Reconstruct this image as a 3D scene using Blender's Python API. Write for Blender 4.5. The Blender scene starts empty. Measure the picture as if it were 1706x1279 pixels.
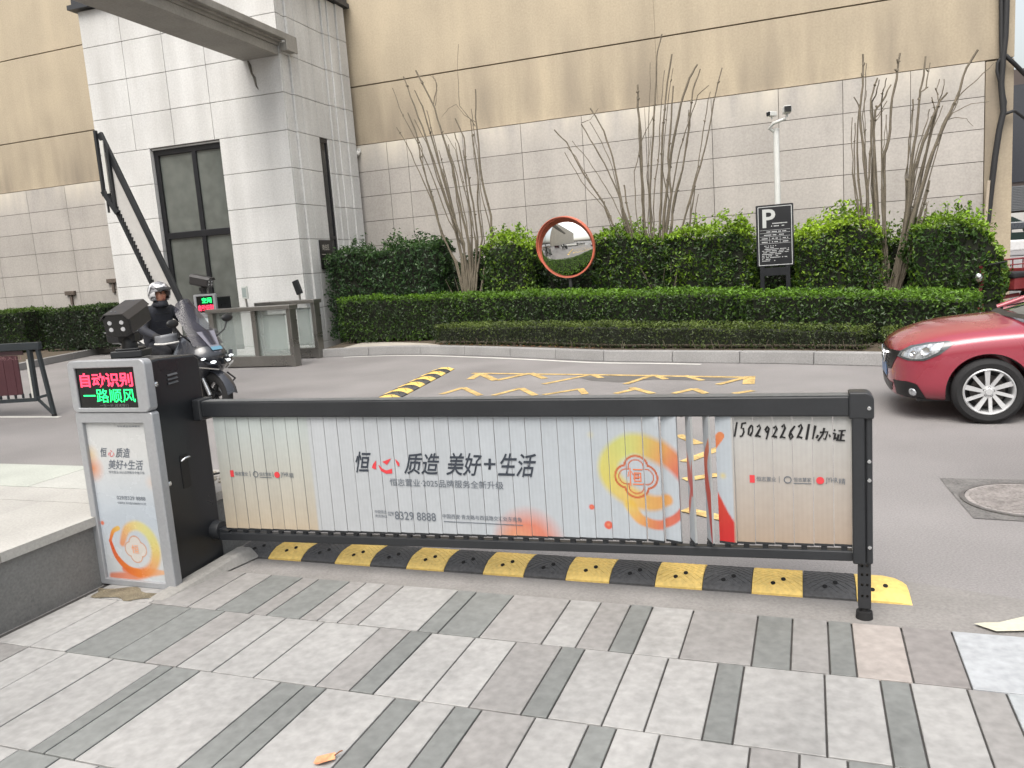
import bpy, bmesh, math, random
import numpy as np
from mathutils import Vector, Matrix, Quaternion
from mathutils.bvhtree import BVHTree

random.seed(7); RNG = np.random.default_rng(7)
scene = bpy.context.scene
COL = scene.collection
R = math.radians

# ------------------------------------------------------------------ camera
CAM_H, F_PX, HOFF, ROLL, PW, PH = 1.6, 1330.0, 197.0, 0.072, 1706, 1279
_p, _r = math.atan(HOFF / F_PX), math.atan(ROLL)
_fw = Vector((0, math.cos(_p), -math.sin(_p))); _up = Vector((0, math.sin(_p), math.cos(_p))); _rt = Vector((1, 0, 0))
C_R = _rt * math.cos(_r) - _up * math.sin(_r)
C_U = _up * math.cos(_r) + _rt * math.sin(_r)
C_F = _fw
C_O = Vector((0, 0, CAM_H))
cd = bpy.data.cameras.new("camera"); cam = bpy.data.objects.new("camera", cd); COL.objects.link(cam)
mw = Matrix((C_R, C_U, -C_F)).transposed().to_4x4(); mw.translation = C_O
cam.matrix_world = mw
cd.sensor_fit = 'HORIZONTAL'; cd.sensor_width = 36.0; cd.lens = F_PX / PW * 36.0
cd.clip_start = 0.05; cd.clip_end = 2000
scene.camera = cam

# ------------------------------------------------------------------ daylight (overcast)
SUN_EL, SUN_AZ = 60.0, 203.0            # azimuth from +Y clockwise
w = bpy.data.worlds.new("World"); scene.world = w; w.use_nodes = True
nt = w.node_tree; nt.nodes.clear()
sky = nt.nodes.new("ShaderNodeTexSky"); sky.sky_type = 'NISHITA'; sky.sun_disc = False
sky.sun_elevation = R(SUN_EL); sky.sun_rotation = R(SUN_AZ); sky.air_density = 1.6; sky.dust_density = 6.0; sky.ozone_density = 1.0
hsv = nt.nodes.new("ShaderNodeHueSaturation"); hsv.inputs['Saturation'].default_value = 0.36
bg = nt.nodes.new("ShaderNodeBackground"); bg.inputs['Strength'].default_value = 0.15
wo = nt.nodes.new("ShaderNodeOutputWorld")
nt.links.new(sky.outputs[0], hsv.inputs['Color']); nt.links.new(hsv.outputs[0], bg.inputs['Color']); nt.links.new(bg.outputs[0], wo.inputs['Surface'])
sl = bpy.data.lights.new("sun", 'SUN'); sl.energy = 0.95; sl.angle = R(45); sl.color = (1.0, 0.96, 0.90)
so = bpy.data.objects.new("sun", sl); COL.objects.link(so)
_az, _el = R(SUN_AZ), R(SUN_EL)
_d = Vector((math.sin(_az) * math.cos(_el), math.cos(_az) * math.cos(_el), math.sin(_el)))
so.rotation_euler = (-_d).to_track_quat('-Z', 'Y').to_euler()
so.location = _d * 60
vs = scene.view_settings
vs.view_transform = 'Standard'; vs.look = 'None'; vs.exposure = 0.86; vs.gamma = 1.0
try: vs.use_curve_mapping = False
except Exception: pass
scene.cycles.max_bounces = 6; scene.cycles.transparent_max_bounces = 8
scene.cycles.use_denoising = True

# ------------------------------------------------------------------ calibrated points
def _ray(x, y): return C_F * F_PX + C_R * (x - PW / 2) - C_U * (y - PH / 2)
def G(x, y, z=0.0):
    d = _ray(x, y); return C_O + d * ((z - CAM_H) / d.z)
def PL(x, y, p0, n):
    d = _ray(x, y); return C_O + d * ((Vector(p0) - C_O).dot(n) / d.dot(n))
def zfor(px, py, ypx):
    """height at plan position (px, py) that the survey of the photo gives for image row ypx"""
    a = Vector((px, py, 0)) - C_O
    k = (PH / 2 - ypx) / F_PX
    return (k * a.dot(C_F) - a.dot(C_U)) / (C_U.z - k * C_F.z)
def dirs(deg):
    a = R(deg); return Vector((math.cos(a), math.sin(a), 0)), Vector((-math.sin(a), math.cos(a), 0))

# ------------------------------------------------------------------ objects, tags
def tag(o, label=None, cat=None, group=None, kind=None):
    if label: o['label'] = label
    if cat: o['category'] = cat
    if group: o['group'] = group
    if kind: o['kind'] = kind
    return o
def empty(name, loc, rz=0, label=None, cat=None, group=None):
    o = bpy.data.objects.new(name, None); COL.objects.link(o)
    o.location = loc; o.rotation_euler = (0, 0, rz); o.empty_display_size = .2
    return tag(o, label, cat, group)
def link(name, me, parent=None):
    o = bpy.data.objects.new(name, me); COL.objects.link(o)
    if parent is not None: o.parent = parent
    return o
def copy_tree(o, parent=None):
    c = o.copy(); COL.objects.link(c)
    if parent is not None:
        c.parent = parent
    for ch in [q for q in bpy.data.objects if q.parent == o]:
        copy_tree(ch, c)
    return c

# ------------------------------------------------------------------ materials
def lin(c):
    return tuple(((v / 255) / 12.92 if v / 255 <= .04045 else ((v / 255 + .055) / 1.055) ** 2.4) for v in c)
MATS = {}
def M(name, col=(128, 128, 128), rough=.6, var=.12, scale=6, fine=60, bump=0., metal=0., attr=False, spec=.5, emit=None, coat=0., alpha=1., trans=0., streak=0., translucent=0.):
    if name in MATS: return MATS[name]
    m = bpy.data.materials.new(name); m.use_nodes = True; MATS[name] = m
    t = m.node_tree; b = t.nodes['Principled BSDF']; L = t.links.new; N = t.nodes.new
    b.inputs['Roughness'].default_value = rough; b.inputs['Metallic'].default_value = metal
    b.inputs['Specular IOR Level'].default_value = spec; b.inputs['Coat Weight'].default_value = coat
    b.inputs['Coat Roughness'].default_value = .05
    b.inputs['Alpha'].default_value = alpha; b.inputs['Transmission Weight'].default_value = trans
    tc = N('ShaderNodeTexCoord')
    def noise(sc, det=4, stretch=None):
        n = N('ShaderNodeTexNoise'); n.inputs['Scale'].default_value = sc; n.inputs['Detail'].default_value = det
        if stretch:
            mp = N('ShaderNodeMapping'); mp.inputs['Scale'].default_value = stretch
            L(tc.outputs['Object'], mp.inputs['Vector']); L(mp.outputs[0], n.inputs['Vector'])
        else: L(tc.outputs['Object'], n.inputs['Vector'])
        return n
    if attr:
        a = N('ShaderNodeAttribute'); a.attribute_name = 'Col'; base = a.outputs['Color']
    else:
        rgb = N('ShaderNodeRGB'); rgb.outputs[0].default_value = (*lin(col), 1); base = rgb.outputs[0]
    if var > 0:
        n1 = noise(scale); n2 = noise(fine, 2)
        ad = N('ShaderNodeMath'); ad.operation = 'ADD'; L(n1.outputs['Fac'], ad.inputs[0]); L(n2.outputs['Fac'], ad.inputs[1])
        last = ad.outputs[0]; lo, hi = .6, 1.4
        if streak > 0:
            n3 = noise(1.0, 5, (streak, streak, streak * .08))
            a2 = N('ShaderNodeMath'); a2.operation = 'ADD'; L(last, a2.inputs[0]); L(n3.outputs['Fac'], a2.inputs[1]); last = a2.outputs[0]; lo, hi = 1.0, 2.0
        mr = N('ShaderNodeMapRange'); mr.inputs[1].default_value = lo; mr.inputs[2].default_value = hi
        mr.inputs[3].default_value = 1 - var * 1.6; mr.inputs[4].default_value = 1 + var * 1.2
        L(last, mr.inputs[0])
        mx = N('ShaderNodeVectorMath'); mx.operation = 'SCALE'; L(base, mx.inputs[0]); L(mr.outputs[0], mx.inputs['Scale']); base = mx.outputs[0]
        rr = N('ShaderNodeMapRange'); rr.inputs[1].default_value = .3; rr.inputs[2].default_value = .7
        rr.inputs[3].default_value = max(.02, rough - .08); rr.inputs[4].default_value = min(1, rough + .08)
        L(n1.outputs['Fac'], rr.inputs[0]); L(rr.outputs[0], b.inputs['Roughness'])
    L(base, b.inputs['Base Color'])
    if bump > 0:
        nb = noise(fine, 6); bp = N('ShaderNodeBump'); bp.inputs['Strength'].default_value = bump; bp.inputs['Distance'].default_value = .01
        L(nb.outputs['Fac'], bp.inputs['Height']); L(bp.outputs[0], b.inputs['Normal'])
    if emit:
        b.inputs['Emission Color'].default_value = (*lin(emit[0]), 1); b.inputs['Emission Strength'].default_value = emit[1]
    if translucent > 0:
        tr = N('ShaderNodeBsdfTranslucent'); L(base, tr.inputs['Color'])
        ms = N('ShaderNodeMixShader'); ms.inputs[0].default_value = translucent
        L(b.outputs[0], ms.inputs[1]); L(tr.outputs[0], ms.inputs[2]); L(ms.outputs[0], t.nodes['Material Output'].inputs['Surface'])
    return m

# ------------------------------------------------------------------ mesh builder
class MB:
    def __init__(s): s.v = []; s.f = []; s.m = []; s.c = []
    def add(s, vs, fs, mi=0, col=None):
        o = len(s.v); s.v += [tuple(q) for q in vs]; s.f += [tuple(i + o for i in f) for f in fs]; s.m += [mi] * len(fs); s.c += [col] * len(fs); return s
    def box(s, a, b, mi=0, col=None):
        x0, y0, z0 = a; x1, y1, z1 = b
        return s.add([(x0, y0, z0), (x1, y0, z0), (x1, y1, z0), (x0, y1, z0), (x0, y0, z1), (x1, y0, z1), (x1, y1, z1), (x0, y1, z1)],
                     [(0, 3, 2, 1), (4, 5, 6, 7), (0, 1, 5, 4), (1, 2, 6, 5), (2, 3, 7, 6), (3, 0, 4, 7)], mi, col)
    def bar(s, p, q, w, h, up=(0, 0, 1), mi=0):
        """rectangular bar from p to q, width w across, height h along up"""
        p, q = Vector(p), Vector(q); d = (q - p).normalized(); up = Vector(up)
        x = d.cross(up)
        if x.length < 1e-5: x = d.cross(Vector((1, 0, 0)))
        x.normalize(); y = x.cross(d)
        c = [x * (sx * w / 2) + y * (sy * h / 2) for sx, sy in ((-1, -1), (1, -1), (1, 1), (-1, 1))]
        return s.add([p + k for k in c] + [q + k for k in c], [(0, 3, 2, 1), (4, 5, 6, 7), (0, 1, 5, 4), (1, 2, 6, 5), (2, 3, 7, 6), (3, 0, 4, 7)][:], mi)
    def tube(s, pts, rad, n=8, mi=0, cap=True):
        pts = [Vector(p) for p in pts]
        if not hasattr(rad, '__len__'): rad = [rad] * len(pts)
        vs = []; ref = None
        for i, p in enumerate(pts):
            d = (pts[min(i + 1, len(pts) - 1)] - pts[max(i - 1, 0)]).normalized()
            if ref is None:
                ref = d.orthogonal().normalized()
            ref = (ref - d * ref.dot(d)); ref = ref.normalized() if ref.length > 1e-5 else d.orthogonal().normalized()
            y = d.cross(ref)
            for k in range(n):
                a = 2 * math.pi * k / n; vs.append(p + (ref * math.cos(a) + y * math.sin(a)) * rad[i])
        fs = [(i * n + k, i * n + (k + 1) % n, (i + 1) * n + (k + 1) % n, (i + 1) * n + k) for i in range(len(pts) - 1) for k in range(n)]
        if cap: fs += [tuple(range(n - 1, -1, -1)), tuple((len(pts) - 1) * n + k for k in range(n))]
        return s.add(vs, fs, mi)
    def lathe(s, prof, n=24, axis=(0, 0, 1), o=(0, 0, 0), mi=0, closed=False):
        ax = Vector(axis).normalized(); x = ax.orthogonal().normalized(); y = ax.cross(x); o = Vector(o)
        vs = []
        for r, h in prof:
            for k in range(n):
                a = 2 * math.pi * k / n; vs.append(o + ax * h + (x * math.cos(a) + y * math.sin(a)) * r)
        m = len(prof); fs = []
        for i in range(m if closed else m - 1):
            j = (i + 1) % m
            fs += [(i * n + k, i * n + (k + 1) % n, j * n + (k + 1) % n, j * n + k) for k in range(n)]
        return s.add(vs, fs, mi)
    def prism(s, poly, z0, z1, mi=0, fn=None, col=None):
        """extrude a 2D polygon; fn maps (a, b, h) to a point"""
        fn = fn or (lambda a, b, h: (a, b, h)); n = len(poly)
        vs = [fn(a, b, z0) for a, b in poly] + [fn(a, b, z1) for a, b in poly]
        fs = [tuple(range(n - 1, -1, -1)), tuple(range(n, 2 * n))] + [(i, (i + 1) % n, n + (i + 1) % n, n + i) for i in range(n)]
        return s.add(vs, fs, mi, col)
    def ell(s, c, r, n=16, m=10, mi=0):
        vs = []; fs = []
        for i in range(m + 1):
            th = math.pi * i / m
            for k in range(n):
                a = 2 * math.pi * k / n; vs.append((c[0] + r[0] * math.sin(th) * math.cos(a), c[1] + r[1] * math.sin(th) * math.sin(a), c[2] + r[2] * math.cos(th)))
        fs = [(i * n + k, (i + 1) * n + k, (i + 1) * n + (k + 1) % n, i * n + (k + 1) % n) for i in range(m) for k in range(n)]
        return s.add(vs, fs, mi)
    def loft(s, rings, mi=0, closed=True, caps=True):
        n = len(rings[0]); vs = [p for r in rings for p in r]; fs = []
        for i in range(len(rings) - 1):
            for k in range(n if closed else n - 1):
                fs.append((i * n + k, i * n + (k + 1) % n, (i + 1) * n + (k + 1) % n, (i + 1) * n + k))
        if caps and closed: fs += [tuple(range(n - 1, -1, -1)), tuple((len(rings) - 1) * n + k for k in range(n))]
        return s.add(vs, fs, mi)
    def build(s, name, mats, parent=None, smooth=None, bevel=0, sub=0, fix=True, seg=2):
        me = bpy.data.meshes.new(name); me.from_pydata(s.v, [], s.f)
        for m in (mats if isinstance(mats, (list, tuple)) else [mats]): me.materials.append(m)
        me.polygons.foreach_set('material_index', s.m)
        if any(c is not None for c in s.c):
            at = me.color_attributes.new('Col', 'FLOAT_COLOR', 'CORNER')
            buf = []
            for f, c in zip(s.f, s.c): buf += [*(c or (.5, .5, .5)), 1.0] * len(f)
            at.data.foreach_set('color', buf)
        me.update()
        if fix:
            bm = bmesh.new(); bm.from_mesh(me); bmesh.ops.remove_doubles(bm, verts=bm.verts, dist=1e-5); bmesh.ops.recalc_face_normals(bm, faces=bm.faces); bm.to_mesh(me); bm.free()
        o = link(name, me, parent)
        if smooth is not None:
            me.polygons.foreach_set('use_smooth', [True] * len(me.polygons))
            if smooth > 0:
                try: me.set_sharp_from_angle(angle=R(smooth))
                except Exception: pass
        if bevel > 0:
            b = o.modifiers.new('bevel', 'BEVEL'); b.width = bevel; b.segments = seg; b.limit_method = 'ANGLE'; b.angle_limit = R(40)
        if sub: sm = o.modifiers.new('sub', 'SUBSURF'); sm.levels = sub; sm.render_levels = sub
        return o
def bake(o):
    """apply an object's modifiers to its mesh"""
    dg = bpy.context.evaluated_depsgraph_get(); me = bpy.data.meshes.new_from_object(o.evaluated_get(dg))
    old = o.data; o.modifiers.clear(); o.data = me; bpy.data.meshes.remove(old); return o

def text(s, name, mat, parent, x, z, y=0., width=None, height=None, shear=0., bold=0., depth=0.0, along=None, align='LEFT', rot=0.):
    """flat lettering standing in the parent's local XZ plane, facing -Y"""
    cu = bpy.data.curves.new(name, 'FONT'); cu.body = s; cu.size = 1; cu.shear = shear; cu.offset = bold; cu.extrude = 0; cu.resolution_u = 3
    t = bpy.data.objects.new(name, cu); COL.objects.link(t)
    dg = bpy.context.evaluated_depsgraph_get(); me = bpy.data.meshes.new_from_object(t.evaluated_get(dg))
    bpy.data.objects.remove(t); bpy.data.curves.remove(cu)
    me.name = name
    n = len(me.vertices); co = np.empty(n * 3); me.vertices.foreach_get('co', co); co = co.reshape(-1, 3)
    if n == 0: return None
    lo, hi = co.min(0), co.max(0)
    sx = sy = None
    if height: sy = height / (hi[1] - lo[1])
    if width: sx = width / (hi[0] - lo[0])
    sx = sx or sy; sy = sy or sx
    a = (co[:, 0] - lo[0]) * sx; b = (co[:, 1] - lo[1]) * sy
    if align == 'CENTER': a -= (hi[0] - lo[0]) * sx / 2
    ca, sa = math.cos(rot), math.sin(rot)
    out = np.stack([x + a * ca - b * sa, np.full(n, y), z + a * sa + b * ca], 1)
    me.vertices.foreach_set('co', out.ravel()); me.materials.clear(); me.materials.append(mat); me.update()
    return link(name, me, parent)

def mesh_np(name, V, Fq, mats, parent=None, cols=None, smooth=False):
    """quick mesh from numpy arrays; Fq quads or tris (n,k); cols per face"""
    me = bpy.data.meshes.new(name); nv, nf, k = len(V), len(Fq), Fq.shape[1]
    me.vertices.add(nv); me.vertices.foreach_set('co', np.asarray(V, np.float32).ravel())
    me.loops.add(nf * k); me.loops.foreach_set('vertex_index', Fq.astype(np.int32).ravel())
    me.polygons.add(nf); me.polygons.foreach_set('loop_start', np.arange(0, nf * k, k, dtype=np.int32))
    me.polygons.foreach_set('use_smooth', np.full(nf, smooth))
    me.update(calc_edges=True)
    for m in (mats if isinstance(mats, (list, tuple)) else [mats]): me.materials.append(m)
    if cols is not None:
        at = me.color_attributes.new('Col', 'FLOAT_COLOR', 'CORNER')
        c4 = np.concatenate([cols, np.ones((nf, 1))], 1); at.data.foreach_set('color', np.repeat(c4, k, 0).astype(np.float32).ravel())
    return link(name, me, parent)
# ------------------------------------------------------------------ frames of the place
BO, BA = Vector((1.434, 3.222, 0)), -20.79           # barrier line
BU, BV = dirs(BA)
def bw(u, v, z=0.): return BO + BU * u + BV * v + Vector((0, 0, z))
WA = -20.0; WU, WN = dirs(WA); WD = 18.14; WO = WN * WD     # long rear wall
TA = -18.0; TU, TN = dirs(TA); TO = Vector((-4.388, 17.696, 0))   # gate tower
def wl(x, y, dn): return PL(x, y, WO + WN * dn, WN)   # on a plane parallel to the rear wall
def wloc(p): q = Vector(p) - WO; return q.dot(WU), q.dot(WN), q.z

# ------------------------------------------------------------------ ground
m_road = M('asphalt', (127, 124, 123), .9, .2, .7, 95, .5)
mb = MB(); mb.add([(-300, -120, 0), (300, -120, 0), (300, 500, 0), (-300, 500, 0)], [(0, 1, 2, 3)])
tag(mb.build('road', m_road), kind='structure')

m_conc = M('kerb_concrete', (136, 134, 130), .85, .14, 3, 50, .3)
def strip(name, poly, z, mat):                       # flat marking / patch sheet from plan points
    mb = MB(); mb.add([(p[0], p[1], z) for p in poly], [tuple(range(len(poly)))]); return tag(mb.build(name, mat), kind='structure')
strip('road_edge_strip', [bw(-3.86, -.07), bw(9, -.07), bw(9, -.10), bw(-3.86, -.10)], .004, m_conc)
strip('road_apron', [bw(-3.55, -.072), bw(.6, -.072), bw(1.2, .16), bw(.2, .44), bw(-3.55, .44)], .004, M('worn_concrete', (127, 124, 121), .92, .15, 4, 70, .4))

# pavers: rows across, joints measured along the barrier line
LT, MD, DK, VL = (147, 146, 144), (132, 130, 128), (112, 114, 112), (158, 161, 164)
rows = [
 (-.535, -.075, [(-3.86, LT), (-3.42, MD), (-3.17, MD), (-2.994, DK), (-2.794, MD), (-2.69, DK), (-2.50, MD), (-2.40, LT), (-2.29, MD), (-2.178, LT), (-1.869, DK), (-1.77, DK), (-1.572, MD), (-1.285, LT), (-1.135, MD), (-.994, DK), (-.892, LT), (-.708, MD), (-.431, DK), (-.288, MD), (-.148, DK), (-.055, (150, 143, 138)), (.133, (128, 124, 122)), (.318, VL), (1.05, VL), (1.9, MD), (2.2, LT), (2.7, DK), (2.9, LT), (3.4, MD), (4.2, None)]),
 (-1.06, -.535, [(-3.86, LT), (-3.62, LT), (-3.395, DK), (-3.139, DK), (-2.931, MD), (-2.755, LT), (-2.568, LT), (-2.355, LT), (-2.057, MD), (-1.9, DK), (-1.796, LT), (-1.585, LT), (-1.394, MD), (-1.19, DK), (-1.091, LT), (-.894, LT), (-.747, LT), (-.554, DK), (-.456, LT), (-.168, LT), (.021, DK), (.119, LT), (.30, MD), (.42, (160, 164, 166)), (.8, LT), (1.2, DK), (1.35, LT), (1.9, MD), (2.4, LT), (3.2, None)]),
 (-1.69, -1.06, [(-3.86, MD), (-3.62, LT), (-3.374, LT), (-3.10, LT), (-2.838, DK), (-2.765, DK), (-2.621, LT), (-2.215, DK), (-2.099, DK), (-2.0, LT), (-1.694, DK), (-1.589, LT), (-1.445, DK), (-1.338, MD), (-1.132, LT), (-.937, DK), (-.839, LT), (-.691, LT), (-.4, MD), (-.25, LT), (-.11, DK), (.02, LT), (.25, MD), (.5, LT), (.9, DK), (1.0, LT), (1.6, LT), (2.4, None)]),
]
rr = random.Random(4); v1 = -1.69
while v1 > -7:
    v0 = v1 - rr.choice([.47, .55, .62]); js = []; uu = -3.86
    while uu < 3.5:
        js.append((uu, rr.choice([LT, LT, LT, MD, DK, MD]))); uu += rr.choice([.1, .18, .2, .3, .38])
    js.append((uu, None)); rows.append((v0, v1, js)); v1 = v0
mb = MB(); g = .0035
mb.box((-3.9, -7.2, -.05), (4.4, -.075, .004), 0, tuple(lin((62, 60, 58))))
for v0, v1, js in rows:
    for (a, c), (b, _) in zip(js[:-1], js[1:]):
        k = 1 + rr.uniform(-.07, .07); cc = tuple(x * k for x in lin(c)); zt = .012 + rr.uniform(-.0008, .0012)
        A = [(a + g, v0 + g), (b - g, v0 + g), (b - g, v1 - g), (a + g, v1 - g)]; e = .0025
        B_ = [(a + g + e, v0 + g + e), (b - g - e, v0 + g + e), (b - g - e, v1 - g - e), (a + g + e, v1 - g - e)]
        vs = [(x, y, .003) for x, y in A] + [(x, y, zt - .002) for x, y in A] + [(x, y, zt) for x, y in B_]
        fs = [(i, (i + 1) % 4, 4 + (i + 1) % 4, 4 + i) for i in range(4)] + [(4 + i, 4 + (i + 1) % 4, 8 + (i + 1) % 4, 8 + i) for i in range(4)] + [(8, 9, 10, 11)]
        mb.add(vs, fs, 0, cc)
o = mb.build('pavement', M('granite_pavers', attr=True, rough=.75, var=.17, scale=1.5, fine=26, bump=.12), fix=False)
o.location = BO; o.rotation_euler = (0, 0, R(BA)); tag(o, kind='structure')

# raised granite ledge on the left, wrapped round behind the gate cabinet
lz = .40
outline = [(-3.92, -7), (-3.92, .085), (-3.52, .085), (-3.52, .60), (-12, .60), (-12, -7)]
t = empty('low_wall', BO, R(BA), 'low grey granite ledge with paved top running behind the gate cabinet', 'wall')
mb = MB(); mb.prism(outline, -.02, lz - .052)
mb.build('wall_face', M('ledge_granite', (112, 112, 110), .75, .2, 2.2, 80, .2), t)
mb = MB()                                             # cap slabs with joints
ys = [-7, -6.1, -5.2, -4.3, -3.4, -2.6, -1.75, -.93, -.16, .10]
for y0, y1 in zip(ys[:-1], ys[1:]):
    mb.box((-4.55, y0 + .003, lz - .05), (-3.895, y1 - .003, lz), 0, lin((165, 163, 158)))
for y0, y1 in zip(ys[:-1], ys[1:]):
    for x in range(9):
        k = rr.uniform(.9, 1.08); mb.box((-5.4 - x * .85 + .003, y0 + .003, lz - .05), (-4.55 - x * .85 - .003, y1 - .003, lz - .001), 0, tuple(q * k for q in lin((164, 162, 157))))
for x0, x1 in ((-12, -9), (-9, -7.6), (-7.6, -6.2), (-6.2, -5.0), (-5.0, -4.2), (-4.2, -3.495)):
    mb.box((x0 + .003, .104, lz - .05), (x1 - .003, .62, lz), 0, tuple(q * rr.uniform(.95, 1.05) for q in lin((164, 162, 157))))
mb.build('cap', M('ledge_cap', attr=True, rough=.8, var=.13, scale=3, fine=70, bump=.2), t)

# sloping kerb wedge and a mossy patch at the foot of the cabinet
mb = MB()
mb.add([(-3.47, -.50, .012), (-3.37, -.50, .012), (-3.26, .16, .012), (-3.40, .16, .012), (-3.44, -.42, .03), (-3.385, -.42, .03), (-3.30, .14, .075), (-3.39, .14, .075)],
       [(4, 5, 6, 7), (0, 1, 5, 4), (1, 2, 6, 5), (2, 3, 7, 6), (3, 0, 4, 7)])
o = mb.build('kerb_wedge', m_conc, bevel=.008); o.location = BO; o.rotation_euler = (0, 0, R(BA)); tag(o, kind='structure')
poly = []
for i in range(28):
    a = 2 * math.pi * i / 28; poly.append(bw(-3.66 + (.22 + .05 * math.sin(3 * a + 1)) * math.cos(a), -.47 + (.07 + .025 * math.sin(5 * a)) * math.sin(a)))
strip('dirt_patch', poly, .0155, M('mossy_dirt', (112, 104, 86), .95, .35, 18, 120, .6))

# far kerb and planting bed
K = [(-3.9, 16.45), (-2.79, 16.13), (-1.76, 15.62), (-.55, 14.55), (.51, 13.5), (1.41, 12.55), (2.26, 11.93), (3.01, 11.36), (3.71, 10.86), (4.3, 10.36), (4.9, 9.85), (5.6, 9.25), (6.2, 8.9), (6.75, 9.1), (7.05, 9.7), (7.7, 11.6), (8.5, 13.6), (9.6, 15.6)]
def resample(pts, step):
    out = [Vector((*pts[0], 0))]; acc = 0
    P = [Vector((*p, 0)) for p in pts]
    # Catmull-Rom
    dense = []
    for i in range(len(P) - 1):
        p0, p1, p2, p3 = P[max(i - 1, 0)], P[i], P[i + 1], P[min(i + 2, len(P) - 1)]
        for k in range(16):
            s = k / 16
            dense.append(.5 * ((2 * p1) + (-p0 + p2) * s + (2 * p0 - 5 * p1 + 4 * p2 - p3) * s * s + (-p0 + 3 * p1 - 3 * p2 + p3) * s ** 3))
    dense.append(P[-1]); last = dense[0]
    for q in dense[1:]:
        acc += (q - last).length; last = q
        if acc >= step: out.append(q); acc = 0
    return out
KP = resample(K, .15)
def normals(path):
    out = []
    for i in range(len(path)):
        d = (path[min(i + 1, len(path) - 1)] - path[max(i - 1, 0)]).normalized(); out.append(Vector((-d.y, d.x, 0)))
    return out
KN = normals(KP)
KH = .17
def kerb_run(name, path, h, wdt, per, mat):
    nn = normals(path); mb = MB(); i = 0; j = 0
    while i < len(path) - 1:
        k = min(i + per, len(path) - 1); rings = []
        for q in range(i, k + 1):
            p, n = path[q], nn[q]; e = (path[k] - path[i]).normalized() * (.004 if q == i else -.004 if q == k else 0)
            rings.append([p + e, p + n * .015 + e + Vector((0, 0, h)), p + n * wdt + e + Vector((0, 0, h)), p + n * wdt + e - Vector((0, 0, .02))])
        c = random.uniform(.88, 1.1); mb.loft(rings, 0, True, True)
        i = k
    return tag(mb.build(name, mat, bevel=.012), kind='structure')
kerb_run('kerb', KP, KH, .16, 6, M('kerb_stone', (140, 139, 138), .8, .17, 1.6, 60, .25))
bed = [tuple((p + n * .155)[:2]) for p, n in zip(KP, KN)] + [tuple((WO + WU * 3.7 + WN * -.02)[:2]), tuple((WO + WU * -10.2 + WN * -.02)[:2])]
mb = MB(); mb.add([(x, y, KH - .01) for x, y in bed], [tuple(range(len(bed)))])
mb.build('planting_bed', M('bed_soil', (86, 76, 62), .95, .35, 6, 60, .6)); tag(bpy.data.objects['planting_bed'], kind='structure')
# pale slab path at the left end of the bed
sp = [tuple((KP[i] + KN[i] * .165)[:2]) for i in range(2, 15)]
sp2 = [tuple((KP[i] + KN[i] * d)[:2]) for i, d in zip(range(14, 1, -1), np.linspace(.2, 1.3, 13))]
strip('bed_path', sp + sp2, KH - .004, M('bed_paving', (172, 166, 156), .85, .12, 3, 60, .2))

# left bed kerb under the tower
LK = [(-11.33, 14.0), (-11.36, 17.7), (-11.35, 19.7), (-11.2, 23.0)]
LKP = resample(LK, .2); kerb_run('kerb', [p for p in LKP], .17, .16, 5, M('kerb_stone'))
mb = MB(); mb.add([(-11.45, 14, .16), (-11.4, 23.6, .16), (-30, 30, .16), (-30, 14, .16)], [(0, 1, 2, 3)])
tag(mb.build('planting_bed', M('bed_soil')), kind='structure')

# ------------------------------------------------------------------ road paint
m_white = M('white_road_paint', (205, 204, 198), .7, .12, 3, 60, .15)
m_yel = M('worn_yellow_paint', (188, 160, 104), .75, .45, 7, 45, .2)
def line_strip(mb, pts, wd, z=.005):
    P = [Vector((p[0], p[1], 0)) for p in pts]; nn = normals(P)
    L_ = [p + n * wd / 2 for p, n in zip(P, nn)]; R_ = [p - n * wd / 2 for p, n in zip(P, nn)]; n = len(P)
    mb.add([(q.x, q.y, z) for q in L_ + R_], [(i, i + 1, n + i + 1, n + i) for i in range(n - 1)])
mb = MB(); line_strip(mb, [p - n * .16 for p, n in zip(KP[3:-60], KN[3:-60])], .08); tag(mb.build('road_marking', m_white), kind='structure')
mb = MB(); a, b = G(0, 695), G(100, 695); line_strip(mb, [a + (a - b) * 3, a, b], .07); tag(mb.build('road_marking', m_white), kind='structure')
# worn yellow zigzag box
mb = MB(); q = lambda *pp: [G(x, y) for x, y in pp]
line_strip(mb, q((787, 622), (1020, 625), (1250, 629)), .10)
line_strip(mb, q((1249, 627), (1247, 640)), .14)
zz = [(783, 632), (800, 622), (826, 634), (884, 622), (908, 631)]
line_strip(mb, q(*zz[:2]), .12, .0055); line_strip(mb, q(*zz[1:3]), .12, .006); line_strip(mb, q(*zz[2:4]), .12, .0065); line_strip(mb, q(*zz[3:]), .1, .007)
for s in [((905, 640), (986, 624)), ((986, 624), (1002, 630)), ((1042, 640), (1090, 625)), ((1090, 625), (1110, 632)), ((1140, 626), (1170, 634)), ((1196, 641), (1248, 628)),
          ((735, 657), (772, 646)), ((772, 646), (800, 659)), ((822, 659), (868, 647)), ((868, 647), (892, 659)), ((905, 658), (967, 648)), ((967, 648), (975, 657)),
          ((1025, 656), (1060, 648)), ((1052, 646), (1088, 656)), ((1122, 656), (1156, 648)), ((1156, 648), (1176, 656)), ((1222, 656), (1255, 651)),
          ((740, 672), (800, 690)), ((800, 690), (880, 672)), ((880, 672), (960, 692)), ((960, 692), (1050, 674)), ((1050, 674), (1130, 694)), ((1130, 694), (1210, 676)),
          ((1130, 725), (1165, 740)), ((1140, 770), (1212, 742)), ((1140, 850), (1210, 866)), ((1140, 800), (1210, 790))]:
    line_strip(mb, q(*s), .09, .005 + rr.uniform(0, .0035))
tag(mb.build('road_marking', m_yel), kind='structure')
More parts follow.
